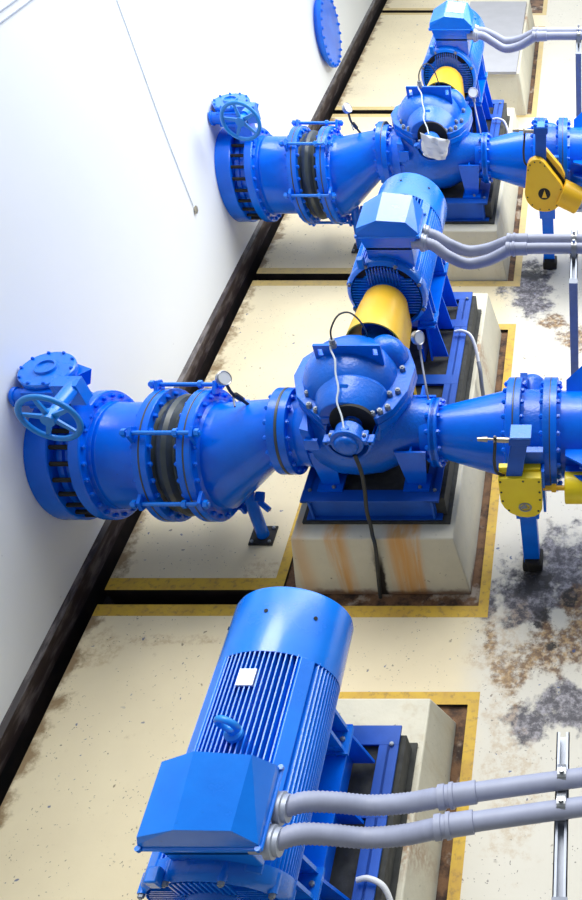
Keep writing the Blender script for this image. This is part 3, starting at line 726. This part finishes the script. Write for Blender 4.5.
    mb = MB(); mb.tube([(-1.865, 3.40 + dy, .96), (-1.90, 3.385 + dy, 1.03), (-1.925, 3.37 + dy, 1.085), (-1.93, 3.365 + dy, 1.15)], .009); mb.cyl((-1.895, 3.387 + dy, 1.025), (-1.915, 3.375 + dy, 1.07), .016, n=6); mb.build('stem', M['black_wire'], g)
    mb = MB(); mb.cyl((-1.93, 3.385 + dy, 1.06), (-1.90, 3.30 + dy, 1.05), .006, n=8); mb.build('cock_lever', M['galv_dark'], g)
    d = Vector((.75, -.35, .55)).normalized(); c = Vector((-1.935, 3.365 + dy, 1.19))
    mb = MB(); mb.lathe(c - d * .02, d, [(0, .031), (.004, .036), (.032, .036), (.036, .040), (.040, .036), (.036, .032)], 36); gc = mb.build('gauge_case', M['steel'], g)
    mb = MB(); mb.lathe(c + d * .0155, d, [(0, .033), (.002, .033)], 36); mb.build('dial', M['glass'], gc)
row_suction(0, 'middle pump row')
row_suction(3.33, 'far pump row')

# ------------------------------------------------------------------ blank flange on the wall
t = thing('blank_flange', (-2.997, 10.1, .62), 'round blue blank flange bolted to the white wall behind the far pump row', 'flange')
mb = MB(); mb.lathe((-3.0, 10.1, .62), (1, 0, 0), [(.003, .32), (.05, .32), (.05, .37), (.09, .37), (.093, .366), (.095, .02)], 64); mb.build('disc', M['blue'], t)
for i in range(24):
    a = 2 * PI * (i + .5) / 24; bolt(t, (-2.907, 10.1 + .345 * math.cos(a), .62 + .345 * math.sin(a)), (1, 0, 0), BOLT)

# ------------------------------------------------------------------ discharge side
DZ = .815
def row_discharge(dy, W, kind):
    Y = PY + dy
    t = thing('discharge_cone', (-.63, Y, .55), f'blue cone-shaped pipe widening away from the pump, {W}', 'pipe')
    mb = MB(); mb.lathe((-.83, Y, .83), (1, 0, 0), [(0, .150), (.03, .152), (.37, .245, (0, 0, -.012)), (.40, .248, (0, 0, -.015))], 72); mb.build('cone', M['blue'], t)
    mb = MB(); mb.lathe((-.858, Y, .83), (1, 0, 0), [(0, .195), (.035, .195), (.038, .19), (.038, .16)], 56); f = mb.build('small_flange', M['blue'], t, bevel=.003)
    bolt_circle(f, -.820, Y, .83, .174, 12, (1, 0, 0), ph=.5)
    mb = MB(); mb.lathe((-.440, Y, DZ), (1, 0, 0), [(-.014, .25), (0, .318), (.036, .318), (.036, .24)], 64); f = mb.build('large_flange', M['blue'], t, bevel=.003)
    bolt_circle(f, -.444, Y, DZ, .287, 20, (-1, 0, 0), ph=.5)
    mb = MB(); mb.lathe((-.404, Y, DZ), (1, 0, 0), [(0, .3185), (.006, .3185)], 64); mb.build('gasket', M['rubber'], t)
    t = thing('butterfly_valve', (-.31, Y, DZ - .3), f'blue rough-cast butterfly valve body between two bolted flanges, {W}', 'valve')
    mb = MB(); mb.lathe((-.398, Y, DZ), (1, 0, 0), [(0, .318), (.034, .318), (.036, .262), (.05, .252), (.135, .252), (.15, .262), (.153, .318), (.190, .318)], 72)
    mb.build('valve_body', M['blue_cast'], t, bevel=.003)
    for i in range(20):
        a = 2 * PI * (i + .5) / 20; y, z = Y + .287 * math.cos(a), DZ + .287 * math.sin(a)
        bolt(t, (-.364, y, z), (1, 0, 0)); bolt(t, (-.245, y, z), (-1, 0, 0))
    mb = MB(); mb.lathe((-.325, Y + .22, DZ + .06), (0, 1, .45), [(0, .075), (.10, .075), (.125, .066), (.145, .045), (.15, .02)], 32)
    mb.obox((-.365, Y + .24, DZ + .17), (1, 0, 0), (0, 1, .45), (0, -.45, 1), .02, .04, .05)
    mb.build('shaft_boss', M['blue_cast'], t)
    mb = MB(); mb.lathe((-.325, Y - .20, DZ), (0, -1, 0), [(0, .085), (.07, .085), (.07, .062), (.10, .062)], 28); mb.obox((-.31, Y - .29, DZ + .10), (1, 0, 0), (0, 1, 0), (0, 0, 1), .07, .02, .07)
    mb.build('stem_boss', M['blue_cast'], t)
    # --- pipe to the right
    t = thing('discharge_pipe', (.4, Y, DZ - .25), f'blue discharge pipe with welded anchor plates at the right edge, {W}', 'pipe')
    mb = MB(); mb.lathe((-.195, Y, DZ), (1, 0, 0), [(0, .245), (1.7, .245)], 72); mb.build('pipe', M['blue'], t)
    mb = MB(); mb.lathe((-.206, Y, DZ), (1, 0, 0), [(0, .318), (.034, .318), (.036, .312), (.036, .262), (.055, .248)], 64); f = mb.build('flange', M['blue'], t)
    bolt_circle(f, -.170, Y, DZ, .287, 20, (1, 0, 0), ph=.5)
    mb = MB(); mb.lathe((.16, Y, DZ), (1, 0, 0), [(0, .318), (.034, .318), (.034, .25)], 64); mb.build('far_flange', M['blue'], t)
    mb = MB(); mb.lathe((-.210, Y, DZ), (1, 0, 0), [(0, .3185), (.006, .3185)], 64); mb.build('gasket', M['rubber'], t)
    for a_ in (47, 168, 288):
        a = R(a_); d = Vector((0, math.cos(a), math.sin(a))); s = Vector((0, -math.sin(a), math.cos(a))); c = Vector((0, Y, DZ))
        for sg in (-1, 1):
            mb = MB(); o1 = c + s * .05 * sg
            P8 = [(-.125, .235), (.02, .235), (.02, .385), (-.03, .385), (-.125, .30)]
            k = mb.mi(None); A = [mb.b.verts.new(o1 + d * q + Vector((p, 0, 0)) - s * .006) for p, q in P8]; B = [mb.b.verts.new(o1 + d * q + Vector((p, 0, 0)) + s * .006) for p, q in P8]
            mb._face(A, 0); mb._face(B[::-1], 0)
            for i in range(5): mb._face([A[i], B[i], B[(i + 1) % 5], A[(i + 1) % 5]], 0)
            mb.build('anchor_plate', M['blue'], t)
        mb = MB(); mb.cyl(c + d * .325 + Vector((-.05, 0, 0)), c + d * .325 + Vector((.18, 0, 0)), .012, n=10); mb.lathe(c + d * .325 + Vector((-.03, 0, 0)), (1, 0, 0), [(0, .025), (.025, .025)], 6)
        mb.obox(c + d * .325 + Vector((.02, 0, 0)), (1, 0, 0), d, s, .008, .05, .062)
        mb.build('tie_rod', M['blue'], t)
    # --- support post under the actuator
    s = thing('pipe_support', (-.335, 3.05 + dy, 0), f'blue square post on a black oil-stained foot under the yellow valve drive, {W}', 'pipe support')
    mb = MB(); mb.box(-.392, -.298, 3.01 + dy, 3.09 + dy, .05, .62); mb.build('post', M['blue'], s, bevel=.003)
    mb = MB(); mb.box(-.41, -.28, 3.0 + dy, 3.11 + dy, .47, .58); mb.build('collar', M['blue'], s, bevel=.004)
    mb = MB(); mb.box(-.40, -.28, 2.98 + dy, 3.12 + dy, 0, .06); mb.cyl((-.34, 3.02 + dy, .0), (-.34, 3.02 + dy, .09), .05); mb.build('foot_block', M['black'], s, bevel=.01)
    # --- actuator
    a = thing('valve_actuator', (-.36, 2.98 + dy, .6), {0: 'bright yellow box-shaped valve drive with blue upright cylinder, in the middle pump row', 1: 'orange-yellow teardrop-shaped valve drive with blue upright cylinder, in the far pump row'}[kind], 'valve drive')
    def P2(pts, y0, y1, mat, nm, bev=.004, par=None):
        mb = MB(); mb.prism(pts, 'y', y0 + dy, y1 + dy); return mb.build(nm, mat, par or a, bevel=bev)
    # blue cylinder
    top = Vector((-.345, 2.985, 1.145)) if kind == 0 else Vector((-.365, 2.985 + dy, 1.235)); bot = Vector((-.40, 2.985, .84)) if kind == 0 else Vector((-.385, 2.985 + dy, .80)); ht = top.z - 1.235; hx_ = top.x + .365
    d = (top - bot).normalized()
    mb = MB(); mb.obox((top + bot) / 2, (1, 0, 0), (0, 1, 0), d, .042, .042, (top - bot).length / 2)
    mb.obox(top - d * .01, (1, 0, 0), (0, 1, 0), d, .054, .050, .022)
    mb.build('cylinder_housing', M['blue_frame'], a, bevel=.004)
    mb = MB(); mb.obox(top + d * .013, (1, 0, 0), (0, 1, 0), d, .052, .048, .010); mb.build('cap_plate', M['blue_lit'], a)
    for sx in (-1, 1) if kind else ():
        for sy in (-1, 1): bolt(a, top + d * .023 + Vector((sx * .042, sy * .034, 0)), d, BOLT, 'cap_bolt')
    mb = MB(); n0 = 0
    mb.tube([(-.47, 2.97 + dy, 1.215), (-.56, 2.965 + dy, 1.225)], .006, smooth=0); mb.cyl((-.42, 2.97 + dy, 1.21), (-.49, 2.968 + dy, 1.215), .014, n=10)
    mb.cyl((-.49, 2.968 + dy, 1.215), (-.50, 2.968 + dy, 1.216), .020, n=6); mb.lathe((-.53, 2.966 + dy, 1.22), (-1, 0, 0), [(0, .014), (.05, .010)], 10)
    bmesh.ops.translate(mb.b, verts=mb.b.verts, vec=(hx_, 0, ht)); mb.build('fitting', M['brass'], a)
    mb = MB(); mb.tube([(-.49, 2.965 + dy, 1.21), (-.495, 2.95 + dy, 1.15), (-.505, 2.945 + dy, 1.06), (-.50, 2.945 + dy, .98), (-.46, 2.95 + dy, .94), (-.42, 2.955 + dy, .93)], .0085)
    bmesh.ops.translate(mb.b, verts=mb.b.verts, vec=(hx_, 0, ht * .7)); mb.build('hose', M['black_wire'], a)
    if kind == 0:
        P2([(-.475, .885), (-.475, .70), (-.46, .655), (-.43, .61), (-.38, .578), (-.34, .572), (-.30, .58), (-.268, .605), (-.255, .64), (-.25, .70), (-.25, .885)], 2.925, 2.985, M['yellow_bright'], 'gear_case')
        mb = MB(); mb.box(-.37, -.255, 2.98 + dy, 3.10 + dy, .70, .90); mb.box(-.47, -.42, 2.955 + dy, 2.99 + dy, .90, .935); mb.build('gear_neck', M['yellow_bright'], a, bevel=.004)
        mb = MB(); mb.box(-.25, -.235, 2.96 + dy, 3.06 + dy, .58, .90); mb.build('back_plate', M['blue'], a)
        mb = MB(); mb.lathe((-.345, 2.926 + dy, .66), (0, -1, 0), [(0, .036), (.004, .036), (.005, .028), (.001, .026)], 28); mb.hull([(-.375, 2.921 + dy, .655), (-.345, 2.921 + dy, .69), (-.33, 2.921 + dy, .655), (-.36, 2.921 + dy, .65), (-.345, 2.926 + dy, .66), (-.37, 2.926 + dy, .66)])
        mb.build('position_dial', M['galv_dark'], a)
        for p in ((-.465, .86), (-.465, .78), (-.462, .71), (-.345, .865), (-.262, .86), (-.262, .78), (-.262, .72), (-.435, .635), (-.275, .63)):
            bolt(a, (p[0], 2.925 + dy, p[1]), (0, -1, 0), BOLT_DOT, 'case_screw')
        mb = MB(); mb.cyl((-.245, 2.97 + dy, .765), (-.12, 2.97 + dy, .765), .014, n=12); mb.cyl((-.20, 2.97 + dy, .765), (-.175, 2.97 + dy, .765), .024, n=6); mb.build('connecting_rod', M['yellow'], a)
        mb = MB(); mb.lathe((-.13, 2.99 + dy, .75), (1, 0, 0), [(0, .085), (.005, .092), (.24, .092), (.245, .085), (.25, .03)], 40); mb.build('hydraulic_cylinder', M['yellow_bright'], a)
    else:
        c0, c1, r0, r1 = (-.405, .955), (-.355, .755), .078, .155
        pts = []
        dx, dz = c1[0] - c0[0], c1[1] - c0[1]; L = math.hypot(dx, dz); base = math.atan2(dz, dx); off = math.acos((r0 - r1) / L)
        for i in range(13): ang = base + off + (2 * PI - 2 * off) * i / 12; pts.append((c0[0] + r0 * math.cos(ang), c0[1] + r0 * math.sin(ang)))
        for i in range(23): ang = base - off + (2 * off) * i / 22; pts.append((c1[0] + r1 * math.cos(ang), c1[1] + r1 * math.sin(ang)))
        P2(pts, 2.88, 2.95, M['yellow'], 'gear_case')
        P2([(p[0] + .025, p[1] + .0) for p in pts], 2.95, 2.985, M['black'], 'rear_gasket', 0)
        P2([(-.30, .94), (-.24, .84), (-.20, .80), (-.19, .86), (-.22, .93), (-.34, 1.08), (-.36, 1.06)], 2.96, 3.02, M['yellow'], 'side_arm')
        mb = MB(); mb.lathe((-.355, 2.881 + dy, .755), (0, -1, 0), [(0, .048), (.003, .048), (.004, .020), (.003, .01)], 32); dd = mb.build('position_dial', M['black'], a)
        mb = MB(); mb.hull([(-.375, 2.873 + dy, .725), (-.335, 2.873 + dy, .725), (-.352, 2.873 + dy, .79), (-.375, 2.878 + dy, .725), (-.335, 2.878 + dy, .725), (-.352, 2.878 + dy, .79)]); mb.build('pointer', M['yellow'], dd)
        for i, p in enumerate(pts[::3]):
            q = Vector((p[0] - c1[0], 0, p[1] - c1[1])); q = Vector((p[0], 2.88 + dy, p[1])) - q.normalized() * .018
            bolt(a, q, (0, -1, 0), BOLT_DOT, 'case_screw')
        mb = MB(); ax = Vector((.25, -.30, -.28)).normalized(); ax = Vector((.80, 0, -.42)).normalized()
        p0 = Vector((-.235, 2.955 + dy, .735)); mb.cyl(p0 - ax * .06, p0 + ax * .03, .02, n=12); mb.build('connecting_rod', M['steel'], a)
        mb = MB(); mb.lathe(p0, ax, [(0, .10), (.006, .108), (.17, .108), (.176, .10), (.178, .03)], 40); mb.build('hydraulic_cylinder', M['yellow'], a)
BOLT_DOT = boltmesh(.006, .004, M['grout'])
row_discharge(0, 'middle pump row', 0)
row_discharge(3.27, 'far pump row', 1)

# ------------------------------------------------------------------ cables and small fittings on the pumps
def pump_gauge(dy, label, face):
    g = thing('pressure_gauge', (-.88, 3.42 + dy, .985), label, 'gauge')
    mb = MB(); mb.tube([(-.885, 3.42 + dy, .985), (-.90, 3.48 + dy, 1.04), (-.935, 3.63 + dy, 1.10), (-.95, 3.70 + dy, 1.15)], .006); mb.cyl((-.945, 3.685 + dy, 1.135), (-.952, 3.705 + dy, 1.16), .013, n=8); mb.build('tube', M['galv_dark'], g)
    d = Vector(face).normalized(); c = Vector((-.953, 3.71 + dy, 1.195))
    mb = MB(); mb.lathe(c - d * .018, d, [(0, .032), (.004, .038), (.028, .038), (.032, .040), (.035, .037), (.031, .033)], 32); gc = mb.build('gauge_case', M['steel'], g)
    mb = MB(); mb.lathe(c + d * .012, d, [(0, .033), (.002, .033)], 32); mb.build('dial', M['glass'], gc)
    mb = MB(); mb.cyl((-.885, 3.42 + dy, .95), (-.885, 3.42 + dy, .99), .012, n=8); mb.build('fitting', M['brass'], g)
pump_gauge(0, 'small round gauge on a thin bent tube beside the yellow guard, on the middle pump', (.8, -.45, .35))
pump_gauge(3.27, 'small round white-faced gauge on a thin tube beside the yellow guard, on the far pump', (.15, -.75, .62))
def sensor(dy, label, long=True):
    t = thing('sensor_cable', (-1.33, 3.43 + dy, 1.36), label, 'cable')
    mb = MB(); mb.cyl((-1.325, 3.425 + dy, 1.35), (-1.325, 3.425 + dy, 1.40), .016, n=10); mb.lathe((-1.325, 3.425 + dy, 1.365), (0, 0, 1), [(0, .022), (.012, .022)], 6); mb.build('clamp', M['galv_dark'], t)
    mb = MB(); mb.tube([(-1.325, 3.425 + dy, 1.39), (-1.335, 3.40 + dy, 1.36), (-1.305, 3.34 + dy, 1.335), (-1.295, 3.27 + dy, 1.30), (-1.275, 3.20 + dy, 1.265), (-1.275, 3.13 + dy, 1.235), (-1.245, 3.06 + dy, 1.20), (-1.228, 3.0 + dy, 1.175)], .005); mb.build('pale_cable', M['seal_wire'], t)
    mb = MB(); mb.tube([(-1.325, 3.425 + dy, 1.40), (-1.32, 3.44 + dy, 1.45), (-1.29, 3.50 + dy, 1.49), (-1.25, 3.56 + dy, 1.47), (-1.225, 3.62 + dy, 1.38), (-1.215, 3.66 + dy, 1.27), (-1.235, 3.70 + dy, 1.20)], .0048); mb.build('dark_loop', M['black_wire'], t)
sensor(0, 'thin cable looping over the middle pump casing from a clamp')
sensor(3.27, 'thin cable looping over the far pump casing down to the paper')
mb = MB(); mb.tube([(-1.20, 2.965, 1.02), (-1.19, 2.96, .90), (-1.20, 2.955, .75), (-1.215, 2.94, .62), (-1.215, 2.93, .50), (-1.212, 2.905, .436), (-1.20, 2.875, .41), (-1.205, 2.85, .30), (-1.225, 2.825, .12), (-1.235, 2.80, -.01)], .011)
o = mb.build('drain_hose', M['black_wire'], None, off=(-1.20, 2.9, .43)); tag(o, 'thin dark drain hose hanging from the middle pump over the rusty plinth', 'hose')
# crumpled paper over the far bearing
mb = MB(); g = 9; C4 = [Vector((-1.27, 6.175, 1.235)), Vector((-1.06, 6.195, 1.165)), Vector((-1.105, 6.155, 1.03)), Vector((-1.275, 6.165, 1.06))]
random.seed(3); V = []
for j in range(g):
    row = []
    for i in range(g):
        u, v = i / (g - 1), j / (g - 1)
        p = C4[0].lerp(C4[1], u).lerp(C4[3].lerp(C4[2], u), v)
        p += Vector((random.uniform(-.006, .006), random.uniform(-.010, .010) - .025 * math.sin(PI * u) , random.uniform(-.006, .006)))
        row.append(mb.b.verts.new(p))
    V.append(row)
for j in range(g - 1):
    for i in range(g - 1): mb._face([V[j][i], V[j][i + 1], V[j + 1][i + 1], V[j + 1][i]], 0)
o = mb.build('paper_sheet', M['paper'], None, off=(-1.17, 6.17, 1.12)); tag(o, 'crumpled sheet of white paper wrapped over the far pump bearing', 'paper')
sd = o.modifiers.new('solid', 'SOLIDIFY'); sd.thickness = .002

# ------------------------------------------------------------------ conduits and their posts
def conduit(pts, xj, label, dots=()):
    t = thing('flexible_conduit', pts[0], label, 'conduit')
    flex = [p for p in pts if p[0] <= xj]; rig = [p for p in pts if p[0] >= xj - .001]
    mb = MB()
    P = [Vector(p) for p in flex]
    Q = []
    for i in range(len(P) - 1):
        a = P[max(i - 1, 0)]; b = P[i]; c = P[i + 1]; d = P[min(i + 2, len(P) - 1)]
        n = max(6, int((c - b).length / .0065))
        for j in range(n):
            s = j / n; Q.append(.5 * ((2 * b) + (c - a) * s + (2 * a - 5 * b + 4 * c - d) * s * s + (-a + 3 * b - 3 * c + d) * s ** 3))
    Q.append(P[-1])
    mb.tube(Q, .0325, 20, smooth=0, rfun=lambda i, n: 1 + (.05 if i % 2 else -.04))
    mb.build('corrugated_hose', M['conduit'], t, angle=80)
    d = (Vector(rig[1]) - Vector(rig[0])).normalized(); e = Vector(rig[0])
    mb = MB(); mb.lathe(e, d, [(-.02, .041), (.0, .041), (.003, .037), (.014, .037), (.016, .043), (.028, .043), (.030, .038), (.036, .038), (.038, .0375), (.10, .0375), (.102, .033)], 24); mb.build('coupling', M['conduit'], t, angle=30)
    mb = MB(); mb.tube(rig, .0315, 24, smooth=0); mb.build('rigid_pipe', M['conduit'], t)
def conduits(dm, dc, W, a, b, tl=0):
    # a: inner (far) conduit, b: outer (near) conduit; dm shifts the motor end, dc the rest
    ya, yb, z = 4.42 + dc, 4.325 + dc, 1.42
    conduit([(-.96, 4.395 + dm, 1.435), (-.90, (4.395 + dm + ya) / 2, 1.428), (-.82, ya - .01, 1.395), (-.72, ya, 1.345), (-.60, ya, 1.36), (-.50, ya, 1.40), (-.46, ya, z - .005), (-.30, ya + .16 * tl, z), (1.3, ya + 1.76 * tl, z)], -.46, a)
    conduit([(-.96, 4.292 + dm, 1.435), (-.90, (4.292 + dm + yb) / 2, 1.425), (-.82, yb - .01, 1.375), (-.72, yb, 1.32), (-.60, yb, 1.34), (-.50, yb, 1.39), (-.46, yb, z - .005), (-.30, yb + .16 * tl, z), (1.3, yb + 1.76 * tl, z)], -.46, b)
conduits(-3.405, -3.385, '', 'upper of the two grey corrugated conduits leaving the nearest motor box', 'lower of the two grey corrugated conduits leaving the nearest motor box', .14)
conduits(0, -.07, '', 'upper of the two grey corrugated conduits leaving the middle motor box', 'lower of the two grey corrugated conduits leaving the middle motor box')
conduits(3.26, 3.26, '', 'upper of the two grey corrugated conduits leaving the far motor box', 'lower of the two grey corrugated conduits leaving the far motor box')
def strut(dy, label):
    t = thing('strut_post', (-.085, 4.08 + dy, 0), label, 'conduit stand')
    def chan(mb, c, L, hx, hz, vert=False):
        pass
    mb = MB(); x = -.088; y0, y1 = 4.04 + dy, 4.57 + dy; zt = 1.385
    # open channel facing up: web, two sides, two turned lips
    mb.box(x - .022, x + .022, y0, y1, zt - .042, zt - .038); mb.box(x - .022, x - .018, y0, y1, zt - .042, zt); mb.box(x + .018, x + .022, y0, y1, zt - .042, zt)
    mb.box(x - .022, x - .010, y0, y1, zt - .003, zt); mb.box(x + .010, x + .022, y0, y1, zt - .003, zt)
    mb.build('channel_arm', M['galv'], t)
    mb = MB(); mb.box(x - .024, x + .024, y0 - .045, y0 + .003, .006, zt + .005); mb.build('post', M['galv_dark'], t)
    mb = MB(); mb.box(x - .06, x + .06, y0 - .08, y0 + .04, 0, .008); mb.build('base_plate', M['galv_dark'], t)
    for yy in (4.42, 4.325):
        mb = MB(); n = 14
        for i in range(n):
            a0, a1 = PI * i / n, PI * (i + 1) / n
            r = .0335
            pts = []
            for a in (a0, a1):
                for rr in (r, r + .004): pts.append((yy + dy - .02 + rr * math.cos(a), 1.42 + rr * math.sin(a)))
            mb.prism([pts[0], pts[1], pts[3], pts[2]], 'x', x - .014, x + .014)
        for s in (-1, 1): mb.box(x - .014, x + .014, yy + dy - .02 + s * .035 - .003, yy + dy - .02 + s * .035 + .003, zt - .002, 1.42); 
        mb.cyl((x, yy + dy - .02, 1.455), (x, yy + dy - .02, 1.475), .008, n=8)
        mb.build('pipe_clamp', M['steel'], t)
strut(-3.30, 'galvanised strut stand carrying the conduits of the nearest motor, at the lower right')
strut(-.05, 'galvanised strut stand carrying the conduits of the middle motor, behind the middle discharge pipe')
strut(3.28, 'galvanised strut stand carrying the conduits of the far motor, at the upper right')

def stub(dy, label, y0=4.47):
    mb = MB(); mb.tube([(-.905, y0 + .05 + dy, .63), (-.86, y0 + .055 + dy, .635), (-.80, y0 + .03 + dy, .62), (-.765, y0 - .03 + dy, .57), (-.74, y0 - .12 + dy, .50)], .0115, 12)
    mb.mi(None)
    t = thing('cable_stub', (-.72, y0 - .2 + dy, .42), label, 'tube'); mb.build('plastic_sleeve', M['white'], t)
    mb = MB(); mb.tube([(-.742, y0 - .115 + dy, .505), (-.728, y0 - .17 + dy, .47), (-.722, y0 - .22 + dy, .40), (-.715, y0 - .25 + dy, .30)], .014, 10); mb.build('steel_end', M['galv_dark'], t)
stub(0, 'bent white plastic tube end sticking out beside the middle base frame')
stub(-3.50, 'bent white plastic tube end sticking out beside the nearest base frame, at the bottom edge')
stub(3.27, 'bent pale tube end sticking out beside the far base frame')

# cable down the white wall with a small crumpled tag
t = thing('wall_cable', (-3.0, 5.80, .82), 'thin cable hanging down the white wall with a crumpled tag at its end', 'cable')
mb = MB(); mb.tube([(-2.995, 5.84, 3.39), (-2.995, 5.83, 2.3), (-2.995, 5.79, 1.4), (-2.995, 5.79, .85)], .003, 8); mb.build('cable', M['seal_wire'], t)
mb = MB(); mb.hull([(-2.985, 5.76, .80), (-2.98, 5.80, .85), (-2.985, 5.83, .82), (-2.99, 5.80, .78), (-2.97, 5.79, .81), (-2.998, 5.79, .83), (-2.998, 5.8, .79)]); mb.build('tag', M['grout' if False else 'brass'], t)

# ------------------------------------------------------------------ light
wd = bpy.data.worlds.new('world'); SC.world = wd; wd.use_nodes = True; nt = wd.node_tree; bg = nt.nodes['Background']

tc = nt.nodes.new('ShaderNodeTexCoord'); sp = nt.nodes.new('ShaderNodeSeparateXYZ'); nt.links.new(tc.outputs['Generated'], sp.inputs[0])
# graded sky, brightness added at the far end and overhead, dimmer behind the viewer
dy_ = step(nt, math_(nt, 'SUBTRACT', math_(nt, 'MULTIPLY', sp.outputs[1], .8), math_(nt, 'MULTIPLY', sp.outputs[0], .2)), -.25, .75); dz_ = step(nt, sp.outputs[2], -.1, .55)
st_ = math_(nt, 'ADD', .18, math_(nt, 'MULTIPLY', math_(nt, 'MULTIPLY', dy_, dz_), 2.5))
nt.links.new(st_, bg.inputs[1]); bg.inputs[0].default_value = (.82, .91, 1.0, 1)
sun = bpy.data.lights.new('daylight', 'SUN'); sun.energy = 2.1; sun.angle = R(28); sun.color = (1, .97, .92)
so = bpy.data.objects.new('daylight', sun); COL.objects.link(so)
so.rotation_euler = Vector((.20, -.55, -1)).to_track_quat('-Z', 'Y').to_euler()
ar = bpy.data.lights.new('wall_fill', 'AREA'); ar.shape = 'RECTANGLE'; ar.size = 3.5; ar.size_y = 7; ar.energy = 310; ar.color = (.93, .97, 1)  # added area lamp that brightens the white wall, no real fixture
ao = bpy.data.objects.new('wall_fill', ar); COL.objects.link(ao); ao.location = (0.5, 8.0, 5.2); ar.spread = R(120)
ao.rotation_euler = (Vector((-3.0, 6.8, 2.2)) - Vector(ao.location)).to_track_quat('-Z', 'Y').to_euler()

# ------------------------------------------------------------------ camera
cam = bpy.data.cameras.new('camera'); co = bpy.data.objects.new('camera', cam); COL.objects.link(co); SC.camera = co
F = 820.0; TH = math.atan(920 / 820.0)
cam.sensor_fit = 'VERTICAL'; cam.sensor_height = 36.0; cam.sensor_width = 36.0 * 582 / 900; cam.lens = 36.0 * F / 900
cam.shift_x = -(589 - 291) / 900; cam.shift_y = (500 - 450) / 900
cam.clip_start = .05; cam.clip_end = 100
co.location = (0, 0, 4.0); co.rotation_euler = (PI / 2 - TH, 0, 0)
SC.view_settings.view_transform = 'Standard'; SC.view_settings.look = 'None'; SC.view_settings.gamma = 1; SC.view_settings.exposure = 0.02
SC.view_settings.use_curve_mapping = False
for o in bpy.data.objects:
    if '_o' in o.keys(): del o['_o']
GROUPS = {'concrete_plinth': 'concrete plinths in a row', 'base_frame': 'steel base frames on the plinths', 'electric_motor': 'blue electric motors',
          'centrifugal_pump': 'blue split-case pumps', 'coupling_guard': 'yellow coupling guards', 'gate_valve': 'wall valves with handwheels',
          'pipe_spool': 'wide pipes from the wall', 'expansion_joint': 'rubber expansion joints', 'pipe_reducer': 'tapering suction pipes',
          'pressure_gauge': 'pressure gauges', 'discharge_cone': 'widening discharge cones', 'butterfly_valve': 'discharge valves',
          'discharge_pipe': 'discharge pipes', 'pipe_support': 'pipe supports', 'valve_actuator': 'yellow valve drives',
          'sensor_cable': 'sensor cables on the pumps', 'flexible_conduit': 'grey conduits from the motors', 'strut_post': 'conduit strut stands',
          'cable_stub': 'bent tube ends beside the frames'}
for o in bpy.data.objects:
    if o.parent is None and 'label' in o.keys() and o.name.split('.')[0] in GROUPS: o['group'] = GROUPS[o.name.split('.')[0]]
